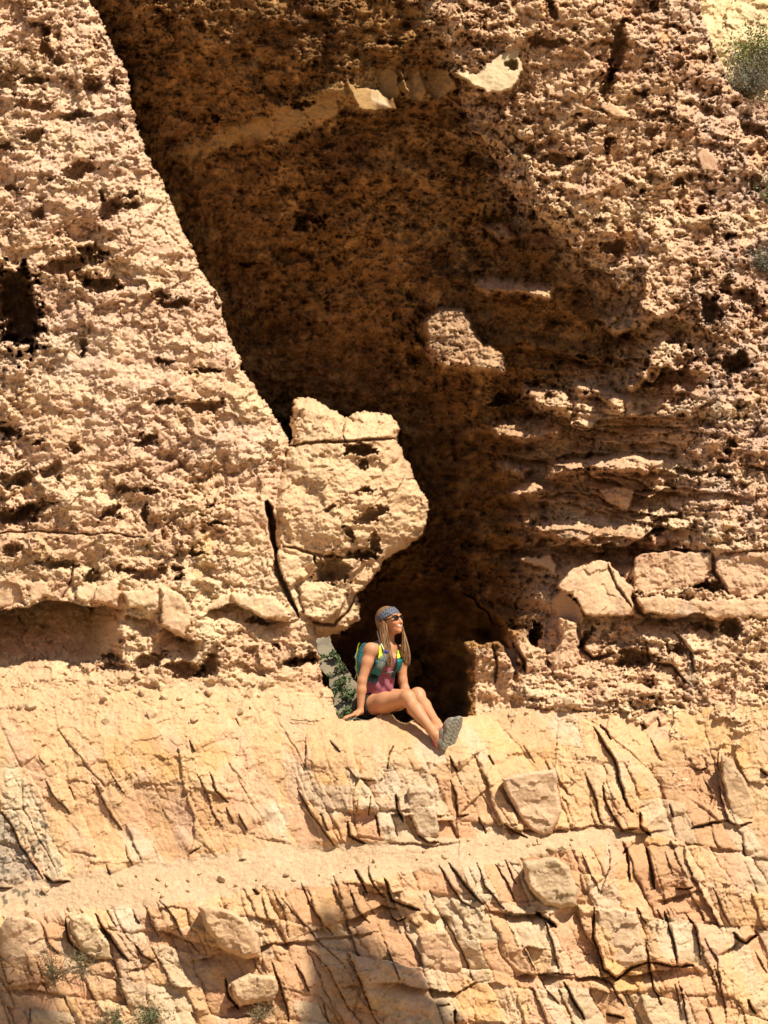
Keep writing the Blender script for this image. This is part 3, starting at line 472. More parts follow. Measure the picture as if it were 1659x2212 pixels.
# runs of grey and rust down the walls, and differently weathered beds
stk_ = fbm(PX*5,PZ*.9,5,821,.6); stk2 = fbm(PX*4+7,PZ*1.1,5,831,.6); bed = fbm(PX*.5,(PZ+.12*PX)*3.2,4,841,.6)
wl = ((rg==0)*(1-inShade)+(rg==1)*sstep(1150,950,FY)*.7)
col = mixc(col, C(.36,.28,.23), wl*sstep(.12,.42,stk_)*sstep(900,1500,FX+250*(rg==1)+400*(rg==1))*.6)
col = mixc(col, C(.60,.31,.13), wl*sstep(.15,.45,stk2)*sstep(-.1,.3,n1)*.65)
col = mixc(col, C(.70,.54,.35), ((rg<=2)*(1-inShade))*sstep(.05,.35,bed)*.45); col = mixc(col, C(.50,.31,.19), ((rg<=2)*(1-inShade))*sstep(.05,.35,-bed)*.4)
kk1 = k1[0]+.5; kk2 = k2[3]
col = mixc(col, C(.46,.275,.15), (rg==3)*kn_*sstep(.55,.85,kk1)*.8); col = mixc(col, C(.56,.315,.18), (rg==3)*kn_*sstep(.6,.9,kk2)*.6); col = mixc(col, C(.56,.47,.33), (rg==3)*kn_*sstep(.3,.12,kk2)*.5)
# dark varnish specks and pale chips
col *= (1+.16*n4)[...,None]
sp = sstep(.42,.6,fbm(PX*13,PZ*13,3,351,.6)); col = mixc(col, C(.80,.62,.40), sp*.35*(1-inShade))
lich = sstep(.25,.5,fbm(PX*3.3+2,PZ*3.3,4,361,.6))*sstep(.1,.4,fbm(PX*17,PZ*17,2,362))
col = mixc(col, C(.25,.22,.18), lich*.55*((rg==1)*sstep(1000,700,FY)+(rg==0)*sstep(1350,1500,FX)).clip(0,1))
tl = T(7,[(0,590),(200,960)]); sl_ = (FX<105)&(FY>1740)&(FY<1960)
col = mixc(col, C(.12,.10,.07), sl_*sstep(.12,.3,fbm(PX*12,PZ*12,3,371,.6))*.9)
col = col*C(1.0,.945,.90)
col = np.clip(col, .006, .9)
print('colour', round(time.time()-T0,1))

# ------------------------------------------------------------------ materials
def new_mat(name):
    m = bpy.data.materials.new(name); m.use_nodes = True; return m, m.node_tree, m.node_tree.nodes['Principled BSDF']
def simple(name, rgb, rough=.6, noise=0, nscale=40, bump=0, spec=.4, trans=0, ior=1.45):
    m, t, p = new_mat(name); p.inputs['Roughness'].default_value = rough; p.inputs['Base Color'].default_value = (*rgb,1)
    p.inputs['Specular IOR Level'].default_value = spec; p.inputs['IOR'].default_value = ior
    if trans: p.inputs['Transmission Weight'].default_value = trans
    if noise or bump:
        tc = t.nodes.new('ShaderNodeTexCoord'); n = t.nodes.new('ShaderNodeTexNoise'); n.inputs['Scale'].default_value = nscale; n.inputs['Detail'].default_value = 6
        t.links.new(tc.outputs['Object'], n.inputs['Vector'])
        if noise:
            mr = t.nodes.new('ShaderNodeMapRange'); mr.inputs[1].default_value = .3; mr.inputs[2].default_value = .7; mr.inputs[3].default_value = 1-noise; mr.inputs[4].default_value = 1+noise
            t.links.new(n.outputs[0], mr.inputs[0]); mx = t.nodes.new('ShaderNodeVectorMath'); mx.operation = 'SCALE'; mx.inputs[0].default_value = rgb
            t.links.new(mr.outputs[0], mx.inputs['Scale']); t.links.new(mx.outputs[0], p.inputs['Base Color'])
        if bump:
            bn = t.nodes.new('ShaderNodeBump'); bn.inputs['Strength'].default_value = 1; bn.inputs['Distance'].default_value = bump
            t.links.new(n.outputs[0], bn.inputs['Height']); t.links.new(bn.outputs[0], p.inputs['Normal'])
    return m
def rock_mat(name, attr=True, rgb=(.6,.42,.25)):
    m, t, p = new_mat(name); N = t.nodes.new; L = t.links.new
    p.inputs['Roughness'].default_value = .92; p.inputs['Specular IOR Level'].default_value = .15
    geo = N('ShaderNodeNewGeometry')
    if attr: a = N('ShaderNodeAttribute'); a.attribute_name = 'stone'; src = a.outputs['Color']
    else: a = N('ShaderNodeRGB'); a.outputs[0].default_value = (*rgb,1); src = a.outputs[0]
    n = N('ShaderNodeTexNoise'); n.inputs['Scale'].default_value = 38; n.inputs['Detail'].default_value = 8; n.inputs['Roughness'].default_value = .7
    L(geo.outputs['Position'], n.inputs['Vector'])
    mr = N('ShaderNodeMapRange'); mr.inputs[1].default_value = .3; mr.inputs[2].default_value = .7; mr.inputs[3].default_value = .78; mr.inputs[4].default_value = 1.2
    L(n.outputs[0], mr.inputs[0])
    mx = N('ShaderNodeVectorMath'); mx.operation = 'SCALE'; L(src, mx.inputs[0]); L(mr.outputs[0], mx.inputs['Scale']); L(mx.outputs[0], p.inputs['Base Color'])
    n2 = N('ShaderNodeTexNoise'); n2.inputs['Scale'].default_value = 90; n2.inputs['Detail'].default_value = 6; n2.inputs['Roughness'].default_value = .75
    L(geo.outputs['Position'], n2.inputs['Vector'])
    bn = N('ShaderNodeBump'); bn.inputs['Distance'].default_value = .012; bn.inputs['Strength'].default_value = .8; L(n2.outputs[0], bn.inputs['Height']); L(bn.outputs[0], p.inputs['Normal'])
    return m
M_ROCK = rock_mat('sandstone')

# ------------------------------------------------------------------ object helpers
def tag(o, label=None, cat=None, group=None, kind=None):
    if label: o['label'] = label
    if cat: o['category'] = cat
    if group: o['group'] = group
    if kind: o['kind'] = kind
    return o
def link(name, me, mat, parent=None):
    o = bpy.data.objects.new(name, me); scene.collection.objects.link(o)
    if mat is not None: me.materials.append(mat)
    if parent is not None: o.parent = parent; o.matrix_parent_inverse = parent.matrix_world.inverted() if False else Matrix.Translation(-parent.location)
    return o
def np_mesh(name, V, F, smooth=True, cols=None):
    """F: (n,4) or (n,3) index array"""
    me = bpy.data.meshes.new(name); n = F.shape[1]
    me.vertices.add(len(V)); me.vertices.foreach_set('co', V.astype(np.float32).ravel())
    me.loops.add(F.size); me.loops.foreach_set('vertex_index', F.astype(np.int32).ravel())
    me.polygons.add(len(F)); me.polygons.foreach_set('loop_start', np.arange(0, F.size, n, dtype=np.int32))
    me.polygons.foreach_set('use_smooth', np.full(len(F), smooth, bool))
    me.update(calc_edges=True)
    if cols is not None:
        a = me.color_attributes.new('stone', 'FLOAT_COLOR', 'POINT'); a.data.foreach_set('color', np.c_[cols, np.ones(len(cols))].astype(np.float32).ravel())
    return me

idx = np.arange(NX*NY).reshape(NY, NX)
quad = np.stack([idx[1:,:-1], idx[1:,1:], idx[:-1,1:], idx[:-1,:-1]], -1).reshape(-1,4)
hq = (hole[1:,:-1]|hole[1:,1:]|hole[:-1,1:]|hole[:-1,:-1]).ravel()
rq = region[:-1,:-1].ravel()
Pf = P3.reshape(-1,3); Cf = col.reshape(-1,3)
NAMES = {0:('cave_wall','shaded overhanging cave wall grading into the sunlit pitted cliff on the right'),1:('cliff','pale pitted rock buttress left of the cave'),2:('rock_pillar','yellowish rock pillar jutting in front of the dark cave'),3:('rock_ledge','sunlit jointed rock terraces below the cave'),5:('hillside','pale rocky slope beyond the cliff edge at the upper right'),4:('path','narrow gravel bench between the two rock terraces')}
for r_, (nm, lb) in NAMES.items():
    q = quad[(rq==r_)&~hq]; u, inv = np.unique(q, return_inverse=True)
    me = np_mesh(nm, Pf[u], inv.reshape(q.shape), True, Cf[u]); tag(link(nm, me, M_ROCK), lb, kind='structure')
print('cliff meshes', round(time.time()-T0,1), NX, NY)
#PART2
# ------------------------------------------------------------------ far ground
hx, hy = np.meshgrid(np.linspace(-14,12,260), np.linspace(0,1,200))
Yh = 18+hy*26; Zh = -9+hy*17+.9*fbm(hx*.4,hy*6,5,501,.6)
Vh = np.stack([hx*1.0-3, Yh, Zh], -1); ih = np.arange(hx.size).reshape(hx.shape)
qh = np.stack([ih[:-1,:-1], ih[:-1,1:], ih[1:,1:], ih[1:,:-1]], -1).reshape(-1,4)
ch = mixc(np.broadcast_to(C(.23,.185,.12), hx.shape+(3,)), C(.14,.115,.08), sstep(0,.4,fbm(hx*3,hy*50,4,502,.6)))
tag(link('hillside', np_mesh('hillside', Vh.reshape(-1,3), qh, True, ch.reshape(-1,3)), M_ROCK), 'grey scree slope seen through the opening beside the sitter', kind='structure')
g0, g1 = np.meshgrid(np.linspace(-60,60,160), np.linspace(-90,3,140))
Vg = np.stack([g0, g1, -6.6-.02*(g1+20)+.5*fbm(g0*.15,g1*.15,5,511)], -1); ig = np.arange(g0.size).reshape(g0.shape)
qg = np.stack([ig[:-1,:-1], ig[:-1,1:], ig[1:,1:], ig[1:,:-1]], -1).reshape(-1,4)
M_GROUND = rock_mat('canyon_ground', False, (.42,.30,.18))
tag(link('ground', np_mesh('ground', Vg.reshape(-1,3), qg), M_GROUND), kind='structure')

# ------------------------------------------------------------------ boulders: closed solids bedded in the terraces
M_BLD = M_ROCK
def boulder(tile, pts, dy, thick, tx, tz, colr, label, rnd=12, k=1.0):
    p = T(tile, pts); b = box(p, 8); s = poly_sdf(p, SPX[b], SPY[b]); c = p.mean(0)
    inn = s > 0; base = float(ledge[b][inn].mean())
    f = base+dy+tx*(FX[b]-c[0])/263-tz*(FY[b]-c[1])/263+edge_in(s, rnd, thick*.35)+k*SMOOTH[b]+.03*f2[b]
    fr = W(FX[b], FY[b], f); bk_ = W(c[0]+(FX[b]-c[0])*.8, c[1]+(FY[b]-c[1])*.8, np.full(f.shape, base+dy+thick))
    n = f.size; ii = np.arange(n).reshape(f.shape)
    cell = inn[1:,:-1]&inn[1:,1:]&inn[:-1,1:]&inn[:-1,:-1]
    q = np.stack([ii[1:,:-1], ii[1:,1:], ii[:-1,1:], ii[:-1,:-1]], -1)[cell]
    ed = {}
    for qd in q.tolist():
        for a, bb in zip(qd, qd[1:]+qd[:1]):
            if (bb,a) in ed: del ed[(bb,a)]
            else: ed[(a,bb)] = 1
    side = np.array([(bb, a, a+n, bb+n) for a, bb in ed])
    F = np.concatenate([q, q[:,::-1]+n, side]); V = np.concatenate([fr.reshape(-1,3), bk_.reshape(-1,3)])
    u, inv = np.unique(F, return_inverse=True)
    cc = np.clip((np.array(colr)*.5+.5*np.array([.66,.43,.25]))*(1+.2*n4[b]+.25*n2[b]).reshape(-1,1), .02, .9); cc = np.concatenate([cc, cc])
    o = link('boulder', np_mesh('boulder', V[u], inv.reshape(F.shape), True, cc[u]), M_BLD)
    return tag(o, label, 'boulder', 'boulders bedded in the rock terraces')
boulder(7,[(845,962),(905,952),(1000,982),(1085,1038),(1125,1105),(1130,1188),(1062,1198),(1010,1180),(955,1150),(900,1080)],-.26,.40,.05,-.15,(.50,.32,.18),'big brown wedge boulder with a dark shadowed gap along its left side')
boulder(8,[(505,412),(600,388),(740,370),(770,560),(728,652),(690,668),(640,640),(590,590),(545,520)],-.21,.40,.10,-.05,(.60,.42,.27),'flat pale slab right of and below the shoes, its pointed bottom over the bench',8,.7)
boulder(8,[(598,772),(700,752),(745,752),(800,800),(835,880),(832,968),(765,982),(690,960),(640,910),(605,850)],-.20,.36,.05,-.05,(.44,.35,.22),'grey brown rounded block below the bench, right of the thin dark slabs')
boulder(8,[(1452,300),(1500,330),(1560,420),(1610,520),(1602,590),(1510,606),(1480,500),(1455,420)],-.10,.30,.15,-.05,(.42,.29,.17),'dark brown angular block at the right edge of the upper terrace',7)
boulder(8,[(145,1092),(200,1075),(270,1072),(330,1170),(352,1330),(305,1342),(230,1275),(170,1190)],-.06,.26,.05,-.05,(.55,.32,.19),'reddish tilted slab in the third row, its pointed foot cut by a curved crack',7,.7)
boulder(8,[(920,985),(1000,968),(1085,985),(1120,1100),(1140,1205),(1060,1235),(1000,1270),(955,1225),(915,1090)],-.10,.28,.02,-.04,(.58,.42,.27),'large square cream block in the third row with a black hollow under it',8,.7)
boulder(8,[(100,450),(170,438),(215,460),(235,560),(238,660),(190,686),(150,655),(100,560)],-.09,.24,.05,-.04,(.50,.40,.28),'grey smooth block at the foot of the upper terrace, left of the pale slab',8)
boulder(7,[(995,1290),(1080,1255),(1190,1265),(1205,1330),(1190,1370),(1110,1385),(1030,1400),(1000,1350)],-.12,.26,.05,-.1,(.55,.38,.22),'squat tan boulder near the bottom of the cliff over a dark hollow')
boulder(7,[(30,1010),(100,1000),(170,1030),(205,1140),(210,1230),(150,1290),(60,1270),(0,1180),(-10,1060)],-.10,.28,.05,-.05,(.56,.38,.24),'rounded tan block at the left edge of the lowest terrace',12)
boulder(7,[(300,1010),(370,990),(430,1060),(480,1130),(500,1200),(420,1200),(350,1160),(305,1080)],-.10,.28,.05,-.05,(.60,.47,.29),'pale cream block between two wide black joints at lower left',10)

def stone_mesh(r, seed):
    bm = bmesh.new(); bmesh.ops.create_icosphere(bm, subdivisions=3, radius=1)
    co = np.array([v.co for v in bm.verts]); rs = np.random.RandomState(seed)
    d = 1.0
    for k in range(9):
        n = rs.normal(size=3); n /= np.linalg.norm(n); c = co@n; lim = rs.uniform(.45,.8); co = co-np.outer(np.maximum(c-lim,0), n)
    co = co*rs.uniform(.6,1.1,3)*r+perlin(co[:,0]*3+seed, co[:,2]*3, seed)[:,None]*r*.06
    for v, c in zip(bm.verts, co): v.co = c
    me = bpy.data.meshes.new('stone'); bm.to_mesh(me); bm.free(); return me
M_STONE = rock_mat('loose_stone', False, (.58,.41,.24))
rs = random.Random(3)
stone_me = [stone_mesh(1, k+20) for k in range(6)]
for m in stone_me: m.materials.append(M_STONE)
def depth_at(fx, fy, what=None):
    j = min(NY-1, max(0, int(np.searchsorted(gy, fy)))); i = min(NX-1, max(0, int(np.searchsorted(gx, fx)))); return float((depth if what is None else what)[j,i])
for k in range(46):
    fx = rs.uniform(60, 1250); base = float(np.interp(fx, [0,350,650,1000,1300], [1955,1905,1872,1842,1808]))
    fy = base+rs.gauss(4,14); r = rs.choice([.012,.016,.02,.02,.03,.038])
    o = bpy.data.objects.new('loose_stone', stone_me[k%6]); scene.collection.objects.link(o)
    o.location = W(fx, fy, depth_at(fx, fy)-.3*r); o.scale = (r,r,r); o.rotation_euler = (rs.uniform(0,6), rs.uniform(0,6), rs.uniform(0,6))
    tag(o, 'small pale angular stone lying loose on the gravel bench', 'stone', 'loose stones on the gravel bench')

for k in range(90):
    if k%3: fx = rs.uniform(0,700); fy = 1468+rs.uniform(0,1)**1.6*95
    else: fx = rs.uniform(1030,1659); fy = 1500+rs.uniform(0,1)**1.5*60
    r = rs.choice([.012,.016,.02,.028,.036,.05]); o = bpy.data.objects.new('loose_stone', stone_me[(k*5)%6]); scene.collection.objects.link(o)
    o.location = W(fx, fy, depth_at(fx, fy)-.25*r); o.scale = (r,r,r*.8); o.rotation_euler = (rs.uniform(0,6), rs.uniform(0,6), rs.uniform(0,6))
    tag(o, 'small tan stone lying at the foot of the pitted wall above the first terrace', 'stone', 'loose stones at the foot of the wall')

# ------------------------------------------------------------------ plants
M_TWIG = simple('dry_twig', (.22,.16,.09), .9, .3, 60); M_LEAF = simple('scrub_leaf', (.085,.115,.040), .8, .4, 30)
M_GLEAF = simple('grey_leaf', (.15,.15,.11), .85, .35, 30); M_OLIVE = simple('olive_leaf', (.19,.20,.07), .85, .35, 30)
def tube_arrays(path, r0, r1, n=5):
    path = np.array(path, float); m = len(path); tg = np.gradient(path, axis=0); tg /= np.linalg.norm(tg,axis=1)[:,None]+1e-9
    ref = np.array([.3,.9,.2]); a = np.cross(tg, ref); a /= np.linalg.norm(a,axis=1)[:,None]+1e-9; bb = np.cross(tg, a)
    rr = np.linspace(r0, r1, m)[:,None,None] if np.isscalar(r0) else np.array(r0)[:,None,None]
    th = np.arange(n)*2*math.pi/n
    V = path[:,None]+rr*(np.cos(th)[None,:,None]*a[:,None]+np.sin(th)[None,:,None]*bb[:,None])
    i = np.arange(m-1)[:,None]*n; j = np.arange(n)[None]; j2 = (j+1)%n
    F = np.stack([i+j, i+j2, i+n+j2, i+n+j], -1).reshape(-1,4)
    return V.reshape(-1,3), F
def tubes(name, paths, mat, parent=None, n=5, cols=None):
    Vs, Fs, Cs, o = [], [], [], 0
    for k, (p, r0, r1) in enumerate(paths):
        V, F = tube_arrays(p, r0, r1, n); Vs.append(V); Fs.append(F+o); o += len(V)
        if cols is not None: Cs.append(np.repeat(np.array([cols[k]]), len(V), 0))
    me = np_mesh(name, np.concatenate(Vs), np.concatenate(Fs), True, np.concatenate(Cs) if cols is not None else None)
    return link(name, me, mat, parent)
def shrub(fx, fy, Y, size, seed, nst, leafn, mleaf, label, h=1.0, lean=(0,0), lsz=.012, group='shrubs growing on the cliff'):
    rs = np.random.RandomState(seed); c = W(fx, fy, Y); e = bpy.data.objects.new('shrub', None); scene.collection.objects.link(e); e.location = c
    paths = []; tips = []
    for k in range(nst):
        d = rs.normal(size=3); d[2] = abs(d[2])*h+.35; d[1] -= .25; d /= np.linalg.norm(d); L = size*rs.uniform(.5,1.05)
        pts = [np.zeros(3)]; dd = d.copy()
        for q in range(5): dd = dd+rs.normal(size=3)*.22+np.array([lean[0],0,lean[1]])*.1; dd /= np.linalg.norm(dd); pts.append(pts[-1]+dd*L/5)
        paths.append((pts, .006*size/.3, .0012, )); tips += pts[2:]
        for q in range(3):
            s0 = pts[rs.randint(2,5)]; d2 = rs.normal(size=3); d2[2] += .4; d2 /= np.linalg.norm(d2); e2 = s0+d2*L*.3
            paths.append(([s0, (s0+e2)/2+rs.normal(size=3)*.01, e2], .0022, .001)); tips += [e2, (s0+e2)/2]
    tubes('stem', [(np.array(p)+c, a, b_) for p, a, b_ in paths], M_TWIG, e, 4)
    tips = np.array(tips); t = tips[rs.randint(len(tips), size=leafn)]+rs.normal(size=(leafn,3))*size*.07+c
    a = rs.normal(size=(leafn,3)); a /= np.linalg.norm(a,axis=1)[:,None]; b_ = np.cross(a, rs.normal(size=(leafn,3))); b_ /= np.linalg.norm(b_,axis=1)[:,None]
    sz = lsz*rs.uniform(.6,1.4,(leafn,1)); V = np.stack([t-a*sz, t+b_*sz*.4, t+a*sz, t-b_*sz*.4], 1).reshape(-1,3)
    link('leaves', np_mesh('leaves', V, np.arange(4*leafn).reshape(-1,4), False), mleaf, e)
    return tag(e, label, 'shrub', group)
shrub(118, 2118, depth_at(118,2118)+.02, .30, 1, 26, 500, M_LEAF, 'sparse dry shrub with green tips on the lower left blocks, left one of the pair', lean=(.2,0), lsz=.008)
shrub(182, 2098, depth_at(182,2098)+.02, .24, 2, 22, 300, M_OLIVE, 'sparse straw coloured shrub right of the green tipped one at lower left', lean=(.6,-.2), lsz=.007)
shrub(250, 2216, depth_at(250,2210), .18, 3, 20, 420, M_LEAF, 'small olive shrub at the very bottom edge, left of a greener one', lsz=.009)
shrub(322, 2216, depth_at(322,2210), .22, 4, 22, 700, M_LEAF, 'greenest small bush at the bottom edge of the cliff', lsz=.010)
shrub(560, 2204, depth_at(560,2200), .20, 5, 22, 160, M_OLIVE, 'wispy dry plant at the bottom below the squat boulder', lean=(.3,0), lsz=.008)
shrub(248, 366, depth_at(248,366)+.04, .15, 6, 18, 420, M_LEAF, 'small green tuft growing from the left buttress', lsz=.008)
shrub(1645, 190, 1.6, .62, 7, 46, 4200, M_OLIVE, 'tall green bush at the top right corner behind the cliff edge', h=1.6, lsz=.020)
shrub(1618, 205, 1.25, .42, 8, 60, 2600, M_GLEAF, 'grey rounded bush beside the tall green one at the upper right', lsz=.013)
shrub(1662, 440, depth_at(1659,440)-.02, .26, 9, 26, 900, M_OLIVE, 'olive shrub cut by the right edge of the picture, upper of two', lsz=.012)
shrub(1655, 590, depth_at(1655,590)-.02, .25, 10, 40, 1500, M_GLEAF, 'grey shrub cut by the right edge of the picture, lower of two', lsz=.012)
# bushes on the far slope
rs2 = np.random.RandomState(5)
far = [(742,1442,.55),(724,1415,.34),(735,1478,.60),(712,1500,.4),(752,1500,.5),(742,1545,.6),(700,1462,.3),(764,1540,.5),(715,1535,.35),(690,1420,.22)]
for k, (fx, fy, sz) in enumerate(far):
    sz *= .36
    # meet the slope along this direction
    Ys = np.linspace(18,44,300); P = W(np.full(300,fx), np.full(300,fy), Ys); zs = -9+(Ys-18)/26*17; m = int(np.argmin(np.abs(P[:,2]-zs)))
    c = P[m]; c = c+np.array([0,-.3,0]); n = 240; e = bpy.data.objects.new('far_bush', None); scene.collection.objects.link(e); e.location = c
    cl = rs2.normal(size=(14,3))*np.array([.5,.4,.35])*sz; d = cl[rs2.randint(14,size=n)]+rs2.normal(size=(n,3))*.16*sz+c
    a = rs2.normal(size=(n,3)); a /= np.linalg.norm(a,axis=1)[:,None]; b_ = np.cross(a, rs2.normal(size=(n,3))); b_ /= np.linalg.norm(b_,axis=1)[:,None]
    s_ = .035*rs2.uniform(.6,1.3,(n,1)); V = np.stack([d-a*s_, d+b_*s_*.6, d+a*s_, d-b_*s_*.6],1).reshape(-1,3)
    link('leaves', np_mesh('leaves', V, np.arange(4*n).reshape(-1,4), False), M_LEAF, e)
    tubes('stem', [([c+np.array([0,.2,-.4*sz]), c+rs2.normal(size=3)*.2*sz], .03, .01) for _ in range(4)], M_TWIG, e, 4)
    tag(e, 'dark green bush on the grey slope seen through the opening beside the sitter', 'bush', 'bushes on the far slope')
# a dry stick on the ledge left of the sitter
p0 = [W(x, y, depth_at(x,y)-.03) for x, y in ((629,1554),(645,1556),(662,1557),(678,1559))]
stk = tubes('stick', [(p0, .006, .003)], M_TWIG); tag(stk, 'thin dry stick lying on the sandy ledge left of the sitter', 'stick')

# the trees behind the viewpoint whose tips throw the soft shadows at the bottom
M_NEEDLE = simple('pine_needle', (.05,.075,.03), .8, .3, 12); M_BARK = simple('pine_bark', (.16,.11,.07), .9, .4, 8, .02)
def pine(tip, hgt, wdt, seed, label):
    rs = np.random.RandomState(seed); e = bpy.data.objects.new('pine_tree', None); scene.collection.objects.link(e); base = tip-np.array([0,0,hgt]); e.location = base
    tubes('trunk', [([base, base+np.array([0,0,hgt*.5]), tip], .22, .03)], M_BARK, e, 10)
    n = 80000; u = rs.uniform(0,1,n)**1.8*.4; r = wdt*np.minimum(1,u*hgt*.8/ wdt*.28+.12)*np.sqrt(rs.uniform(.0,1,n)); th = rs.uniform(0,2*math.pi,n)
    r *= 1+.25*np.sin(th*3+u*25); c = np.stack([r*np.cos(th), r*np.sin(th), hgt*(1-u*.8)-r*.25], -1)+base
    a = rs.normal(size=(n,3)); a /= np.linalg.norm(a,axis=1)[:,None]; b_ = np.cross(a, rs.normal(size=(n,3))); b_ /= np.linalg.norm(b_,axis=1)[:,None]
    s_ = (.06+.05*u[:,None])*rs.uniform(.7,1.3,(n,1)); V = np.stack([c-a*s_, c+b_*s_*.7, c+a*s_, c-b_*s_*.7],1).reshape(-1,3)
    link('crown', np_mesh('crown', V, np.arange(4*n).reshape(-1,4), False), M_NEEDLE, e); return tag(e, label, 'tree')
for (fx, fy, wd, sd, lb) in ((712,2000,.5,1,'tall pine behind the viewpoint whose tip shades the lower middle blocks'),(-135,2040,.6,2,'tall pine behind the viewpoint whose tip shades the lower left corner')):
    tip = W(fx, fy, depth_at(fx, fy))+sdir*(16 if fx > 0 else 24); pine(tip, tip[2]+6.5, wd, sd, lb)
print('plants', round(time.time()-T0,1))
#PERSON
# ------------------------------------------------------------------ figures: smooth surfaces grown from blended solids
class Field:
    """a grid of distances that solids are blended into, then skinned with quads"""
    def __init__(s, lo, hi, h):
        s.lo = np.array(lo, float); s.h = h; s.n = np.ceil((np.array(hi)-s.lo)/h).astype(int)+1
        s.d = np.full(s.n, 1.0, np.float32); s.ax = [s.lo[k]+np.arange(s.n[k])*h for k in range(3)]
    def _sl(s, lo, hi):
        i0 = np.clip(np.floor((lo-s.lo)/s.h).astype(int), 0, s.n-1); i1 = np.clip(np.ceil((hi-s.lo)/s.h).astype(int)+1, 1, s.n)
        return tuple(slice(a, b) for a, b in zip(i0, i1))
    def _pt(s, sl):
        return np.meshgrid(*[s.ax[k][sl[k]].astype(np.float32) for k in range(3)], indexing='ij')
    def put(s, fn, lo, hi, k=.02, mode='add'):
        m = k+3*s.h; sl = s._sl(np.minimum(lo,hi)-m, np.maximum(lo,hi)+m)
        X = s._pt(sl); v = fn(*X); a = s.d[sl]
        if mode == 'add':
            h = np.maximum(k-np.abs(a-v), 0)/k; s.d[sl] = np.minimum(a, v)-h*h*k*.25
        else:
            h = np.maximum(k-np.abs(a+v), 0)/k; s.d[sl] = np.maximum(a, -v)+h*h*k*.25
    def cone(s, a, b, ra, rb, k=.02, mode='add'):
        a = np.array(a, float); b = np.array(b, float); ab = b-a; l2 = ab@ab
        def fn(X, Y, Z):
            t = np.clip(((X-a[0])*ab[0]+(Y-a[1])*ab[1]+(Z-a[2])*ab[2])/l2, 0, 1)
            return np.sqrt((X-a[0]-t*ab[0])**2+(Y-a[1]-t*ab[1])**2+(Z-a[2]-t*ab[2])**2)-(ra+(rb-ra)*t)
        r = max(ra, rb); s.put(fn, np.minimum(a,b)-r, np.maximum(a,b)+r, k, mode)
    def chain(s, pts, rs, k=.02):
        for i in range(len(pts)-1): s.cone(pts[i], pts[i+1], rs[i], rs[i+1], k)
    def ell(s, c, r, M=None, k=.02, mode='add'):
        c = np.array(c, float); M = np.eye(3) if M is None else np.array(M); r = np.array(r, float)   # rows of M: local axes
        def fn(X, Y, Z):
            D = [X-c[0], Y-c[1], Z-c[2]]; L = [sum(M[i][j]*D[j] for j in range(3)) for i in range(3)]
            q = np.sqrt(sum((L[i]/r[i])**2 for i in range(3))); q2 = np.sqrt(sum((L[i]/r[i]**2)**2 for i in range(3)))+1e-9
            return q*(q-1)/q2
        R_ = max(r); s.put(fn, c-R_, c+R_, k, mode)
    def half(s, p, n):
        """keep the side the normal points away from"""
        X = s._pt((slice(None),)*3); v = sum((X[i]-p[i])*n[i] for i in range(3)); s.d = np.maximum(s.d, v.astype(np.float32))
    def sample(s, P):
        q = (np.asarray(P)-s.lo)/s.h; i = np.clip(np.floor(q).astype(int), 0, s.n-2); f = q-i; v = 0
        for a in (0,1):
            for b in (0,1):
                for c in (0,1):
                    w_ = (f[...,0] if a else 1-f[...,0])*(f[...,1] if b else 1-f[...,1])*(f[...,2] if c else 1-f[...,2])
                    v = v+w_*s.d[i[...,0]+a, i[...,1]+b, i[...,2]+c]
        return v
    def hit(s, fx, fy, off=0., y0=-1.2, y1=.6):
        """first point of the surface in the direction (fx, fy), lifted by off"""
        Ys = np.linspace(y0, y1, 700); P = W(np.full(700,fx), np.full(700,fy), Ys); v = s.sample(P)-off
        k = np.argmax(v < 0); return P[k] if v.min() < 0 else None
    def mesh(s, name, colf=None):
        d = s.d; ins = d < 0; nx, ny, nz = d.shape
        c = [ins[a:nx-1+a, b:ny-1+b, e:nz-1+e] for a in (0,1) for b in (0,1) for e in (0,1)]
        tot = sum(x.astype(np.int8) for x in c); act = (tot > 0)&(tot < 8); I = np.argwhere(act)
        acc = np.zeros((len(I),3)); cnt = np.zeros(len(I))
        cor = [(a,b,e) for a in (0,1) for b in (0,1) for e in (0,1)]
        for u in range(8):
            for v in range(u+1, 8):
                df = np.array(cor[v])-np.array(cor[u])
                if np.abs(df).sum() != 1: continue
                A = I+cor[u]; B = I+cor[v]; da = d[tuple(A.T)]; db = d[tuple(B.T)]; m = (da < 0) != (db < 0)
                t = np.where(m, da/(da-db+1e-12), 0)[:,None]; acc += np.where(m[:,None], A+t*df, 0); cnt += m
        V = s.lo+acc/cnt[:,None]*s.h; idm = np.full(act.shape, -1, np.int64); idm[tuple(I.T)] = np.arange(len(I)); Q = []
        for ax in range(3):
            o = [k for k in range(3) if k != ax]; sl0 = [slice(1,-1)]*3; sl0[ax] = slice(0,-1); sl1 = [slice(1,-1)]*3; sl1[ax] = slice(1,None)
            a = ins[tuple(sl0)]; b_ = ins[tuple(sl1)]
            for flip in (0,1):
                m = (a & ~b_) if not flip else (~a & b_); E = np.argwhere(m)
                if not len(E): continue
                E = E+[0 if k == ax else 1 for k in range(3)]; r = []
                for du, dv in ((0,0),(1,0),(1,1),(0,1)):
                    J = E.copy(); J[:,o[0]] -= du; J[:,o[1]] -= dv; r.append(idm[tuple(J.T)])
                q = np.stack(r, -1)
                if bool(flip) != (ax == 1): q = q[:,::-1]
                Q.append(q)
        Q = np.concatenate(Q); Q = Q[(Q >= 0).all(1)]
        # relax once or twice
        nb = np.zeros_like(V); ct = np.zeros(len(V))
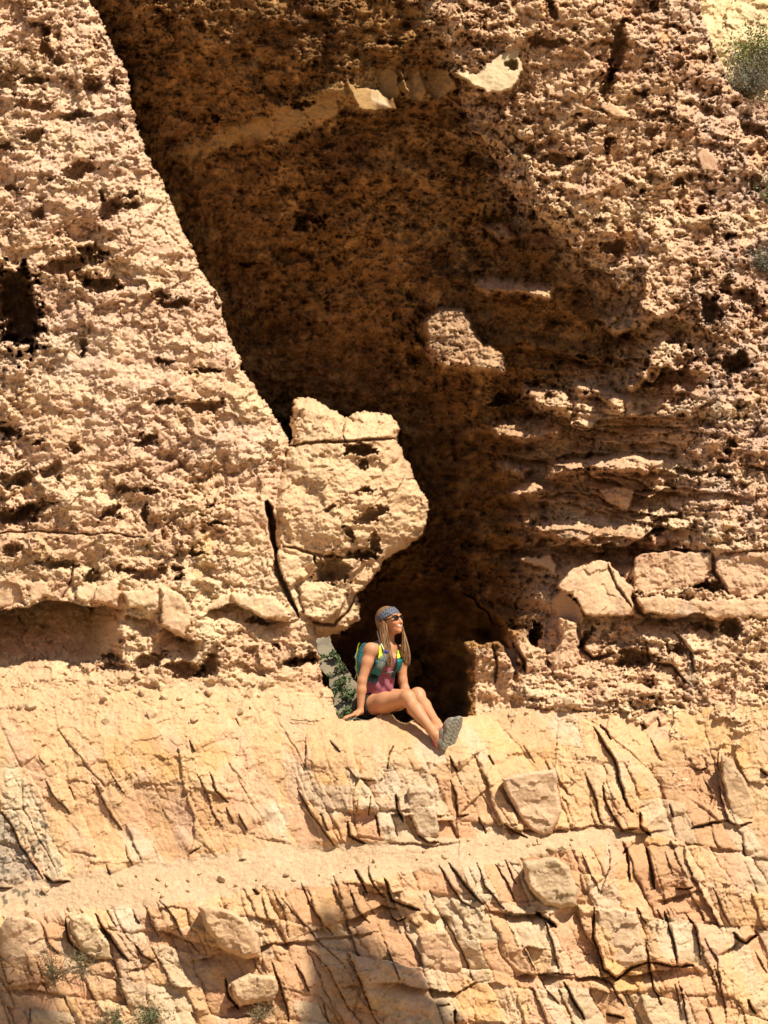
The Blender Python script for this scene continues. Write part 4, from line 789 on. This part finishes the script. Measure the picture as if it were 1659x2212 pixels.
        for _ in range(2):
            nb[:] = 0; ct[:] = 0
            for a, b_ in ((0,1),(1,2),(2,3),(3,0)):
                np.add.at(nb, Q[:,a], V[Q[:,b_]]); np.add.at(ct, Q[:,a], 1); np.add.at(nb, Q[:,b_], V[Q[:,a]]); np.add.at(ct, Q[:,b_], 1)
            V = V*.5+.5*nb/np.maximum(ct,1)[:,None]
        return np_mesh(name, V, Q, True, colf(V) if colf else None)
def unit(v): v = np.array(v, float); return v/np.linalg.norm(v)
def att_mat(name, rough, spec=.3, bump=0, bs=200, sss=0, noise=0, nscale=(60,60,60)):
    m, t, p = new_mat(name); a = t.nodes.new('ShaderNodeAttribute'); a.attribute_name = 'stone'; p.inputs['Roughness'].default_value = rough; p.inputs['Specular IOR Level'].default_value = spec
    src = a.outputs['Color']
    if noise or bump:
        tc = t.nodes.new('ShaderNodeNewGeometry'); n = t.nodes.new('ShaderNodeTexNoise'); n.inputs['Scale'].default_value = bs; n.inputs['Detail'].default_value = 4; t.links.new(tc.outputs['Position'], n.inputs['Vector'])
        if noise:
            mr = t.nodes.new('ShaderNodeMapRange'); mr.inputs[1].default_value = .3; mr.inputs[2].default_value = .7; mr.inputs[3].default_value = 1-noise; mr.inputs[4].default_value = 1+noise; t.links.new(n.outputs[0], mr.inputs[0])
            mx = t.nodes.new('ShaderNodeVectorMath'); mx.operation = 'SCALE'; t.links.new(src, mx.inputs[0]); t.links.new(mr.outputs[0], mx.inputs['Scale']); src = mx.outputs[0]
        if bump:
            bn = t.nodes.new('ShaderNodeBump'); bn.inputs['Distance'].default_value = bump; t.links.new(n.outputs[0], bn.inputs['Height']); t.links.new(bn.outputs[0], p.inputs['Normal'])
    t.links.new(src, p.inputs['Base Color'])
    if sss: p.inputs['Subsurface Weight'].default_value = sss; p.inputs['Subsurface Radius'].default_value = (.012,.005,.003); p.inputs['Subsurface Scale'].default_value = 1
    return m
M_SKIN = att_mat('skin', .5, .3, .0006, 260, .12, .06)
M_HAIR = att_mat('hair', .6, .12, 0, 90, 0, .18)
M_CLOTH = att_mat('cloth', .85, .15, .0012, 300, 0, .12)
M_BAND = att_mat('heather_knit', .95, .1, .002, 210, 0, .75)
M_SHOE = att_mat('shoe_fabric', .85, .2, .002, 120, 0, .3)
M_SOLE = att_mat('rubber', .8, .25, .004, 110, 0, .12)
M_BLACK = simple('black_lycra', (.010,.009,.009), .75, .1, 100)
M_GLASSES = simple('dark_lens', (.008,.006,.006), .08, spec=.6)
M_CLEAR = simple('clear_plastic', (.75,.82,.80), .08, spec=.5, trans=.85, ior=1.2)
M_WATER = simple('drink', (.35,.40,.28), .05, trans=.6, ior=1.33)
M_CAP = simple('blue_cap', (.015,.045,.40), .35)

# skeleton: points on the figure, each with its own depth
J = dict(rhip=W(803,1524,-.26), lhip=W(828,1519,-.06), pel=W(812,1520,-.13), waist=W(816,1476,-.18), chest=W(826,1428,-.22), neck=W(838,1397,-.215),
         rsh=W(801,1404,-.37), lsh=W(866,1409,-.08), rel=W(782,1471,-.40), rwr=W(778.5,1537,-.41), lel=W(870,1470,-.10), lwr=W(885,1536,-.14),
         rkn=W(880,1508,-.58), lkn=W(901,1502,-.42), ran=W(941,1588,-.80), lan=W(950,1573,-.72))
F_ = unit([math.sin(R(52)), -math.cos(R(52)), .14]); U_ = unit(np.array([-.10,-.02,1])-F_*(np.array([-.10,-.02,1])@F_)); L_ = np.cross(U_, F_)   # face forward, up, her left
HC = W(842,1342,-.245)                                     # head centre, between the ears
def H(f, u, l): return HC+F_*f+U_*u+L_*l
HM = np.stack([F_, U_, L_])
lo = np.array([-.50,-1.00,-2.15]); hi = np.array([.62,.20,-.62])
def torso(fd, g=0.0):
    ch = unit([.58,-.80,0]); la = unit([.80,.58,0])
    TM = np.stack([la, ch, [0,0,1]])
    fd.ell(J['pel']+[0,0,.015], (.150+g,.105+g,.105+g), TM, .05); fd.cone(J['pel']+[0,0,.05], J['waist'], .105+g, .092+g, .05)
    fd.ell(J['waist'], (.118+g,.082+g,.10+g), TM, .05); fd.ell(J['chest']+[0,0,.01], (.140+g,.098+g,.155+g), TM, .05)
    fd.ell(J['chest']+ch*.065-la*.058+[0,0,.0], (.058+g,.050+g,.058+g), TM, .03); fd.ell(J['chest']+ch*.065+la*.058, (.058+g,.050+g,.058+g), TM, .03)
    return ch, la, TM
CH = unit([.58,-.80,0]); LA = unit([.80,.58,0])
body = Field(lo, hi, .0046)
torso(body)
body.cone(J['chest']+[0,0,.10], J['neck'], .065, .048, .05)
body.chain([J['neck'], H(-.020,-.055,0)], [.047,.050], .03)
body.cone(J['neck']+[0,0,-.02], J['rsh'], .048, .046, .04); body.cone(J['neck']+[0,0,-.02], J['lsh'], .048, .046, .04)      # trapezius, collar
for sd in 'rl':
    sh, el, wr = J[sd+'sh'], J[sd+'el'], J[sd+'wr']; m1 = sh*.62+el*.38
    body.ell(sh, (.053,.053,.053), None, .03)
    body.chain([sh, m1+(0,0,0), el], [.047,.043,.035], .03); body.chain([el, el*.7+wr*.3, wr], [.036,.037,.0225], .02)
    hp, kn, an = J[sd+'hip'], J[sd+'kn'], J[sd+'an']; d1 = unit(kn-hp); d2 = unit(an-kn)
    body.chain([hp, hp*.6+kn*.4, kn], [.088,.077,.053], .05); body.ell(kn+np.array([.01,-.012,.006]), (.053,.053,.053), None, .03)
    back = unit(np.cross(d2, np.cross(d1, d2)))            # shank: calf muscle bulges to the hollow of the knee
    body.chain([kn, kn*.68+an*.32, an*.85+kn*.15, an], [.052,.050,.034,.034], .03)
    body.cone(kn*.78+an*.22-back*.016, kn*.50+an*.50-back*.012, .040, .036, .03)
body.ell(J['pel']+LA*-.07-CH*.05+[0,0,-.03], (.10,.10,.09), None, .05); body.ell(J['pel']+LA*.07-CH*.05+[0,0,-.03], (.10,.10,.09), None, .05)
# head: cranium, face, jaw, chin, cheeks, nose, lips, ears
body.ell(H(-.012,.028,0), (.097,.092,.076), HM, .02); body.ell(H(.030,-.018,0), (.066,.088,.060), HM, .03)
body.ell(H(.048,-.066,0), (.042,.036,.042), HM, .03); body.ell(H(.078,-.092,0), (.020,.019,.024), HM, .02)
body.ell(H(.072,-.024,.036), (.024,.024,.024), HM, .02); body.ell(H(.072,-.024,-.036), (.024,.024,.024), HM, .02)
body.cone(H(.092,.018,0), H(.114,-.026,0), .009, .013, .012); body.ell(H(.104,-.030,.012), (.010,.009,.009), HM, .008); body.ell(H(.104,-.030,-.012), (.010,.009,.009), HM, .008)
body.ell(H(.082,.036,.028), (.020,.011,.026), HM, .015); body.ell(H(.082,.036,-.028), (.020,.011,.026), HM, .015)
body.ell(H(.088,-.052,0), (.018,.016,.032), HM, .012)
body.ell(H(.090,.012,.032), (.018,.013,.017), HM, .01, 'sub'); body.ell(H(.090,.012,-.032), (.018,.013,.017), HM, .01, 'sub')
body.ell(H(.084,.012,.032), (.012,.012,.013), HM, .004); body.ell(H(.084,.012,-.032), (.012,.012,.013), HM, .004)   # eyes
body.cone(H(.104,-.053,-.024), H(.104,-.053,.024), .0035, .0035, .006, 'sub')
for sg in (1,-1): body.ell(H(-.010,-.004,.076*sg), (.017,.030,.008), HM, .006)
# right hand: planted on the ledge, fingers to the left; left hand the same way behind the knees
def hand(fd, wr, dirf, up, side, s=1.0):
    f = unit(dirf); u = unit(np.array(up)-f*(np.array(up)@f)); l = np.cross(u, f)*side
    pc = wr+f*.045*s-u*.012; fd.cone(wr, pc, .0225*s, .020*s, .02)
    for q in (-.024,-.008,.008,.024): fd.cone(wr+f*.012+l*q*.5-u*.004, wr+f*.078*s+l*q*s-u*.024, .014*s, .0105*s, .010)
    for q, Lf, sp in ((-.027,.058,-.22),(-.009,.072,-.06),(.009,.075,.08),(.027,.066,.24)):
        a = wr+f*.078*s+l*q*s-u*.024; d = unit(f+l*sp-u*.12); d2 = unit(d-u*.28); d3 = unit(d-u*.55)
        p1 = a+d*Lf*.48*s; p2 = p1+d2*Lf*.30*s; p3 = p2+d3*Lf*.22*s
        fd.chain([a,p1,p2,p3], [.0096*s,.0088*s,.0082*s,.0070*s], .003)
    a = wr+f*.022*s+l*.022*s-u*.012; d = unit(f*.55+l*.85-u*.22); p1 = a+d*.036*s; p2 = p1+unit(d+f*.35-u*.15)*.028*s
    fd.chain([a,p1,p2], [.0135*s,.0108*s,.0085*s], .006)
hand(body, J['rwr'], [-.93,-.36,-.10], [0,0,1], 1, 1.02); hand(body, J['lwr'], [.55,.65,-.2], [0,0,1], -1, .95)
# feet inside the shoes
TOE = unit(W(985,1551,-.86)-W(963,1617,-.83)); SN = unit([.72,-.62,-.20]); SN = unit(SN-TOE*(SN@TOE)); SW = np.cross(SN, TOE)
FT = {'r': W(958,1620,-.83), 'l': W(973,1617,-.73)}        # heel bottoms
def S(sd, n, t, w_): return FT[sd]-SN*n+TOE*t+SW*w_      # n: above the sole, t: along heel to toe
for sd in 'rl': body.chain([J[sd+'an'], S(sd,.06,.035,0)], [.034,.034], .03); body.chain([S(sd,.055,.04,0), S(sd,.035,.19,0)], [.03,.022], .03)
def skin_col(V):
    c = np.tile([.50,.235,.115], (len(V),1)); c = c*(1+.10*(perlin(V[:,0]*9+V[:,1]*5,V[:,2]*9,5)))[:,None]
    lc = (V-HC)@HM.T; f, u, l = lc.T; face = (np.abs(u) < .13)&(f > -.02)&(np.abs(l) < .09)&(f < .16)
    c[face] = c[face]*np.array([1.05,1.0,1.0])
    ch_ = np.exp(-((f-.085)**2+(u+.028)**2+(np.abs(l)-.034)**2)/.0006); c = c*(1-ch_[:,None]*np.array([-.02,.16,.16]))
    lips = face&(f > .085)&(np.abs(l) < .030+.0)&(np.abs(u+.0535-.10*np.abs(l)) < .013-.25*np.abs(l)); c[lips] = (.50,.17,.13)
    teeth = face&(f > .085)&(np.abs(l) < .024)&(np.abs(u+.0525-.16*np.abs(l)) < .0068-.12*np.abs(l)); c[teeth] = (.86,.80,.74)
    brow = face&(f > .07)&(np.abs(u-.036) < .004)&(np.abs(np.abs(l)-.032) < .018); c[brow] = (.18,.10,.05)
    hnd = (np.linalg.norm(V-J['rwr'],axis=1) < .17)&(V[:,2] < J['rwr'][2]+.02); c[hnd] = c[hnd]*np.array([1.08,1.02,1.06])
    return c
person = link('person', body.mesh('person', skin_col), M_SKIN)
tag(person, 'woman sitting on the ledge in headband, sunglasses, mauve tank top and black shorts', 'person')
# tank top
top = Field(lo, hi, .0046); torso(top, .010)
top.cone(J['waist']+[0,0,-.02], J['pel']+[.0,-.01,.035], .115, .150, .05)
top.cone(J['chest']+[0,0,.09]-LA*.07, J['neck']-LA*.085+[0,0,-.012], .052, .036, .03); top.cone(J['chest']+[0,0,.09]+LA*.07, J['neck']+LA*.085+[0,0,-.012], .052, .036, .03)
top.half(J['pel']+[0,0,.004], [-.12,.10,-1])
top.ell(J['neck']+CH*.055+[0,0,-.002], (.060,.10,.098), np.stack([LA,CH,[0,0,1]]), .01, 'sub')
top.ell(J['rsh']-LA*.035+[0,0,-.02], (.060,.12,.090), np.stack([LA,CH,[0,0,1]]), .01, 'sub'); top.ell(J['lsh']+LA*.035+[0,0,-.02], (.060,.12,.090), np.stack([LA,CH,[0,0,1]]), .01, 'sub')
X = top._pt((slice(None),)*3)
fold = np.sin((X[2]*46+X[0]*38+2.2*np.sin(X[0]*24+X[2]*9)))*.0055+np.sin(X[0]*95-X[2]*42+1.5*np.sin(X[2]*22))*.0035
top.d += (fold*np.clip((J['chest'][2]+.02-X[2])/.12, .25, 1)).astype(np.float32); del X
def top_col(V):
    return np.array([.27,.085,.115])*(1+.14*perlin(V[:,0]*30+V[:,1]*9,V[:,2]*30,8))[:,None]
link('tank_top', top.mesh('tank_top', top_col), M_CLOTH, person)
sh_ = Field(lo, hi, .0055); TMp = np.stack([LA,CH,[0,0,1]])
sh_.ell(J['pel']+[0,0,.01], (.162,.118,.112), TMp, .04)
for sd in 'rl':
    hp, kn = J[sd+'hip'], J[sd+'kn']; e = hp*.80+kn*.20; sh_.cone(hp, e, .104, .098, .04)
sh_.ell(J['pel']+LA*-.07-CH*.05+[0,0,-.03], (.112,.112,.102), None, .04); sh_.ell(J['pel']+LA*.07-CH*.05+[0,0,-.03], (.112,.112,.102), None, .04)
for sd in 'r': d1 = unit(J[sd+'kn']-J[sd+'hip']); sh_.half(J[sd+'hip']+d1*.030+np.array([0,0,0]), d1)
link('shorts', sh_.mesh('shorts'), M_BLACK, person)
# hair: cap plus long strands
hc = Field(HC-.16, HC+.16, .004); hc.ell(H(-.022,.030,0), (.104,.098,.084), HM, .02); hc.ell(H(-.06,-.03,0), (.055,.08,.066), HM, .03)
hc.half(H(.030,.03,0), F_*.92-U_*.15); 
def hcol(V): return np.array([.20,.105,.050])*(1+.5*perlin(((V-HC)@L_)*140,((V-HC)@F_)*30,4))[:,None]
hair = link('hair', hc.mesh('hair', hcol), M_HAIR, person)
rs = np.random.RandomState(12); hp_, hcs = [], []
def strand(pts, r, col_):
    P = [W(x, y, d) for x, y, d in pts]; P = np.array(P); t = np.linspace(0,1,len(P)); tt = np.linspace(0,1,14)
    Q = np.stack([np.interp(tt,t,P[:,k]) for k in range(3)],1)
    Q = np.apply_along_axis(lambda v: np.convolve(np.r_[v[0],v,v[-1]],[.25,.5,.25],'valid'), 0, Q); Q = np.apply_along_axis(lambda v: np.convolve(np.r_[v[0],v,v[-1]],[.25,.5,.25],'valid'), 0, Q)
    hp_.append((Q, r*np.interp(tt,[0,.15,.7,1],[.7,1,.9,.15]), None)); hcs.append(col_)
tones = np.array([(.14,.066,.027),(.20,.10,.043),(.28,.155,.072),(.08,.037,.016),(.35,.215,.11)])
for k in range(230):                                        # near side, falling in front of the right shoulder
    u = rs.rand(); j = rs.normal(size=8)*1.3
    strand([(821+u*13+j[0]*.6, 1344+j[1], -.315+rs.uniform(-.02,.0)), (822+u*17+j[2]*.8, 1372, -.335+rs.uniform(-.02,.02)), (826+u*18+j[3], 1398, -.350+rs.uniform(-.02,.03)), (831+u*16+j[4], 1418, -.365+rs.uniform(-.02,.02)), (840+u*6+j[5]*1.4, 1432+rs.uniform(-10,16), -.375+rs.uniform(-.015,.02))], .0038, tones[rs.choice(5,p=[.28,.27,.2,.15,.1])])
for k in range(190):                                        # far side, over the left shoulder
    u = rs.rand(); j = rs.normal(size=8)*1.3
    strand([(868+j[0], 1352+j[1], -.235+rs.uniform(-.02,.03)), (871+u*5+j[2]*.6, 1376, -.24+rs.uniform(-.02,.03)), (866+u*17+j[3]*.8, 1398, -.25+rs.uniform(-.03,.03)), (868+u*19+j[4]*.8, 1420, -.26+rs.uniform(-.02,.02)), (872+u*10+j[5]*1.5, 1435+rs.uniform(-14,8), -.255+rs.uniform(-.02,.02))], .0036, tones[rs.choice(5,p=[.26,.26,.18,.2,.1])])
for k in range(90):                                         # down the back of the head
    u = rs.rand(); j = rs.normal(size=8)
    strand([(818+u*9+j[0], 1336, -.22+rs.uniform(-.09,.04)), (819+u*8+j[1], 1362, -.23+rs.uniform(-.06,.05)), (822+u*10+j[2], 1392, -.27+rs.uniform(-.05,.05)), (829+u*9+j[3], 1408, -.31+rs.uniform(-.02,.03))], .004, tones[rs.choice(4)])
Vs, Fs, Cs, o = [], [], [], 0
for (Q, rr, _), c_ in zip(hp_, hcs):
    V, F = tube_arrays(Q, rr, 0, 5); Vs.append(V); Fs.append(F+o); o += len(V); Cs.append(np.tile(c_, (len(V),1)))
link('hair_strands', np_mesh('hair_strands', np.concatenate(Vs), np.concatenate(Fs), True, np.concatenate(Cs)), M_HAIR, hair)
# headband
bd = Field(HC-.15, HC+.17, .0035); bd.ell(H(-.012,.030,0), (.109,.101,.089), HM, .01)
bn_ = unit(U_*.86-F_*.50); bd.half(H(.06,.116,0), unit(U_*.80-F_*.38)); bd.half(H(.088,.048,0), -unit(U_*.90-F_*.30))
def bcol(V): l_ = (V-HC)@HM.T; n = perlin(l_[:,0]*160+l_[:,2]*160, l_[:,1]*60, 3); n2_ = perlin(l_[:,0]*90, l_[:,1]*90+l_[:,2]*90, 6); return np.clip(np.array([.105,.112,.140])[None]*(1+1.2*n+.6*n2_)[:,None], .02, .6)
link('headband', bd.mesh('headband', bcol), M_BAND, person)
# sunglasses
gl = Field(HC-.15, HC+.18, .003)
for sg in (1,-1): gl.ell(H(.101-.002, .012, .033*sg), (.009,.019,.029), HM, .003); gl.cone(H(.094,.018,.060*sg), H(.0,.008,.079*sg), .006, .0045, .006)
gl.cone(H(.110,.020,-.012), H(.110,.020,.012), .004, .004, .006); gl.ell(H(.088,.012,0), (.014,.03,.02), HM, .004, 'sub')
link('sunglasses', gl.mesh('sunglasses'), M_GLASSES, person)
# socks and shoes
def shoe(sd, lbl=None):
    c = FT[sd]; f = Field(c-.34, c+.36, .0045)
    f.cone(S(sd,.040,.045,0), S(sd,.075,.050,0), .036, .036, .03)                     # heel and collar
    f.chain([S(sd,.036,.04,0), S(sd,.048,.12,.0), S(sd,.030,.20,.004), S(sd,.026,.235,.004)], [.036,.037,.032,.024], .03)
    f.cone(S(sd,.095,.045,0), S(sd,.14,.040,0), .030, .045, .01, 'sub') if False else None
    f.half(S(sd,.016,0,0), SN)
    def sc(V):
        n = -(V-FT[sd])@SN; t = (V-FT[sd])@TOE; w_ = (V-FT[sd])@SW
        c_ = np.tile([.27,.20,.155], (len(V),1)); c_[(np.sin(t*75+w_*30) > .45)] = (.20,.11,.085); c_[(n < .03)] = (.20,.17,.14); c_[(np.abs(np.sin((t-n)*60)) < .16)&(n > .035)] = (.50,.36,.24); return c_
    u = link('shoe', f.mesh('shoe', sc), M_SHOE, person); 
    if lbl: u['label'] = lbl
    g = Field(c-.34, c+.36, .0045)
    for t0, t1, r0, r1, w0 in ((.030,.10,.036,.033,0),(.10,.18,.033,.043,.002),(.18,.232,.043,.036,.003)): g.cone(S(sd,.006,t0,w0), S(sd,.006,t1,w0), r0, r1, .02)
    g.half(S(sd,.024,0,0), -SN); g.half(S(sd,-.010,0,0), SN)
    Xg = g._pt((slice(None),)*3); t = sum((Xg[i]-FT[sd][i])*TOE[i] for i in range(3)); w_ = sum((Xg[i]-FT[sd][i])*SW[i] for i in range(3)); n = -sum((Xg[i]-FT[sd][i])*SN[i] for i in range(3))
    g.d += ((n < -.002)*np.maximum(0,(np.sin(t*190+np.abs(w_)*120)*np.cos(w_*230)))*.006).astype(np.float32)
    link('sole', g.mesh('sole', lambda V: np.tile([.235,.215,.165],(len(V),1))*(1+.2*perlin(V[:,0]*60,V[:,2]*60,9))[:,None]), M_SOLE, u)
    lace = [([S(sd,.083-.018*k,.075+.022*k,-.022), S(sd,.094-.018*k,.078+.022*k,0), S(sd,.083-.018*k,.075+.022*k+.012,.022)], .0028, .0028) for k in range(4)]
    tubes('laces', lace, M_LACE, u, 5)
    k = Field(c-.30, c+.30, .004); an = J[sd+'an']; d = unit(an-S(sd,.07,.04,0)); p = S(sd,.085,.042,0)
    k.cone(p-d*.01, p+d*.028, .040, .039, .01); k.half(p+d*.022, d)
    link('sock', k.mesh('sock'), M_SOCK, person)
M_LACE = simple('shoe_lace', (.48,.40,.30), .8); M_SOCK = simple('pink_sock', (.36,.045,.11), .9, .15, 200, .001)
for sd in 'rl': shoe(sd)
print('person', round(time.time()-T0,1))

# hydration vest: front panels, pockets, straps, pack on the back
vest = bpy.data.objects.new('hydration_vest', None); scene.collection.objects.link(vest); vest.location = J['chest']-CH*.15
tag(vest, 'teal and lime running vest with front pockets worn over the mauve top', 'backpack')
TEAL = (.006,.135,.135); LIME = (.62,.72,.05); M_TEAL = simple('teal_nylon', TEAL, .5, .25, 50, .002, .35); M_LIME = simple('lime_mesh', LIME, .7, .1, 90)
M_DTEAL = simple('patterned_teal', (.018,.11,.12), .7, .8, 70, .003); M_BSTRAP = simple('black_webbing', (.012,.012,.014), .8, .2, 60); M_TUBE = simple('drink_tube', (.62,.66,.55), .25, spec=.5)
wrap = Field(lo, hi, .006); torso(wrap, .010); wrap.cone(J['neck']+[0,0,-.02], J['rsh']-0*LA, .045, .045, .04); wrap.cone(J['neck']+[0,0,-.02], J['lsh'], .045, .045, .04)
def panel(name, poly, off, th, mat, parent, soft=4, tile=2, step=1.4):
    """cloth lying on the chest inside an outline, given thickness"""
    p = T(tile, poly); xs = np.arange(p[:,0].min(), p[:,0].max()+step, step); ys = np.arange(p[:,1].min(), p[:,1].max()+step, step); XX, YY = np.meshgrid(xs, ys)
    s_ = poly_sdf(p, XX, YY); Yd = np.full(XX.shape, np.nan)
    for j in range(XX.shape[0]):
        for i in range(XX.shape[1]):
            if s_[j,i] > -step*1.5:
                q = wrap.hit(XX[j,i], YY[j,i], off)
                if q is not None: Yd[j,i] = q[1]
    ok = ~np.isnan(Yd)
    if ok.sum() == 0: return None
    med = np.nanmedian(Yd); Yd = np.where(ok, Yd, med); Yd = np.clip(Yd, med-.08, med+.08)
    for _ in range(3):
        Pd = np.pad(Yd, 1, 'edge'); Yd = .2*(Pd[1:-1,1:-1]+Pd[:-2,1:-1]+Pd[2:,1:-1]+Pd[1:-1,:-2]+Pd[1:-1,2:])
    bul = th*np.sqrt(np.clip(s_/soft, 0, 1)); fr = W(XX, YY, Yd-bul); bk2 = W(XX, YY, Yd+.012)
    keep = s_ > 0; cell = keep[1:,:-1]&keep[1:,1:]&keep[:-1,1:]&keep[:-1,:-1]; n = XX.size; ii = np.arange(n).reshape(XX.shape)
    q = np.stack([ii[1:,:-1], ii[1:,1:], ii[:-1,1:], ii[:-1,:-1]], -1)[cell]; ed = {}
    for qd in q.tolist():
        for a, b_ in zip(qd, qd[1:]+qd[:1]):
            if (b_,a) in ed: del ed[(b_,a)]
            else: ed[(a,b_)] = 1
    side = np.array([(b_, a, a+n, b_+n) for a, b_ in ed]); F = np.concatenate([q, q[:,::-1]+n, side]); V = np.concatenate([fr.reshape(-1,3), bk2.reshape(-1,3)])
    u_, inv = np.unique(F, return_inverse=True); return link(name, np_mesh(name, V[u_], inv.reshape(F.shape)), mat, parent)
pr = panel('front_panel', [(700,700),(770,740),(800,860),(830,900),(800,1100),(720,1330),(690,1380),(660,1470),(600,1505),(500,1490),(480,1400),(560,1240),(640,1040),(690,980),(720,860)], .004, .010, M_DTEAL, vest)
panel('shoulder_panel', [(725,730),(765,750),(798,850),(806,930),(790,1010),(690,1010),(705,900),(722,820)], .010, .008, M_LIME, vest)
pk = panel('pocket', [(650,1020),(700,1010),(845,1060),(830,1120),(735,1290),(690,1300),(590,1260),(585,1210)], .016, .030, M_TEAL, vest, 6)
panel('pocket_base', [(585,1240),(620,1275),(720,1300),(690,1345),(620,1360),(545,1320)], .014, .026, M_BSTRAP, vest, 5)
panel('hem_binding', [(480,1470),(520,1495),(610,1495),(655,1465),(640,1500),(560,1530),(480,1505)], .012, .008, M_BSTRAP, vest, 3)
panel('front_panel', [(1030,850),(1075,810),(1120,880),(1140,980),(1110,1180),(1020,1240),(990,1330),(945,1420),(912,1400),(925,1290),(960,1210),(1005,1130),(1025,1000)], .004, .010, M_DTEAL, vest)
panel('shoulder_panel', [(1040,840),(1080,810),(1110,880),(1110,960),(1060,1000),(1020,990)], .010, .008, M_LIME, vest)
panel('pocket', [(1025,1000),(1120,985),(1140,1010),(1095,1160),(1055,1225),(1010,1220),(1005,1140)], .014, .028, M_TEAL, vest, 6)
def on(zx, zy, off): f = T(2, [(zx,zy)])[0]; q = wrap.hit(f[0], f[1], off); return q if q is not None else W(f[0], f[1], -.34)
st_ = [([on(790+x, 1245-.16*x, .014) for x in (0,45,90,135,180)], .0045, .0045)]
cs = tubes('chest_strap', st_, simple('grey_webbing', (.20,.19,.18), .7), vest, 6)
bp = Field(lo, hi, .006); PM = np.stack([LA,CH,[0,0,1]]); bc = J['chest']-CH*.150+[0,0,-.005]-LA*.02
bp.ell(bc, (.120,.062,.150), PM, .02); bp.ell(bc+[0,0,-.10], (.100,.055,.10), PM, .04); bp.ell(bc+[0,0,.09], (.095,.05,.07), PM, .04); bp.cone(bc+[0,0,.13]-LA*.05, J['rsh']-CH*.02+LA*.05+[0,0,.045], .02, .018, .02); bp.cone(bc+[0,0,.13]+LA*.05, J['lsh']-CH*.02-LA*.05+[0,0,.045], .02, .018, .02)
pack = link('pack_bag', bp.mesh('pack_bag'), M_DTEAL, vest)
rim = [bc-CH*.055*math.cos(a)*.9-LA*(.085)+[0,0,0]+np.array([0,0,.155*math.sin(a)]) for a in np.linspace(-1.35,1.45,14)]
tubes('piping', [([p-LA*.014+CH*.006 for p in rim], .0055, .0055),([p-CH*.012+LA*.05 for p in rim], .006, .006)], M_LIME, pack, 6)
tubes('side_cord', [([bc-LA*.11+np.array([0,0,.09-.045*k])-CH*(.02+.03*(k%2)) for k in range(6)], .003, .003)], simple('pale_cord', (.45,.62,.60), .6), pack, 5)
tb = [W(*T(2,[(x,y)])[0], d) for x, y, d in ((690,510,-.22),(705,580,-.27),(735,680,-.33),(775,770,-.37),(800,830,-.385))]
tubes('drink_tube', [(tb, .0050,.0050)], M_TUBE, vest, 7)
# bottle standing in the right front pocket
bt = bpy.data.objects.new('water_bottle', None); scene.collection.objects.link(bt)
b0 = on(715,1160,.045); b1 = on(842,880,.045); b1[1] = b0[1]-.02; ax = unit(b1-b0); Lb = np.linalg.norm(b1-b0); bt.location = b0
def lathe(name, prof, a, ax, mat, parent, n=20):
    ref = unit(np.cross(ax, [.2,1,.1])); r2 = np.cross(ax, ref); th = np.arange(n)*2*math.pi/n; V = []
    for h_, r_ in prof: V.append(np.array(a)+ax*h_+r_*(np.cos(th)[:,None]*ref+np.sin(th)[:,None]*r2))
    V = np.concatenate(V); i = np.arange(len(prof)-1)[:,None]*n; j = np.arange(n)[None]; j2 = (j+1)%n; F = np.stack([i+j, i+j2, i+n+j2, i+n+j], -1).reshape(-1,4)
    return link(name, np_mesh(name, V, F), mat, parent)
lathe('bottle_body', [(0,.001),(0,.028),(.02,.031),(Lb-.055,.031),(Lb-.035,.027),(Lb-.018,.014),(Lb-.006,.012),(Lb-.004,.001)], b0, ax, M_CLEAR, bt)
lathe('drink', [(.003,.001),(.003,.026),(.02,.029),(Lb-.085,.029),(Lb-.084,.001)], b0, ax, M_WATER, bt)
lathe('cap', [(Lb-.010,.001),(Lb-.010,.0155),(Lb+.010,.0155),(Lb+.013,.013),(Lb+.013,.001)], b0, ax, M_CAP, bt)
tag(bt, 'clear plastic bottle with blue cap standing in the chest pocket of the teal vest', 'bottle')
print('done', round(time.time()-T0,1))
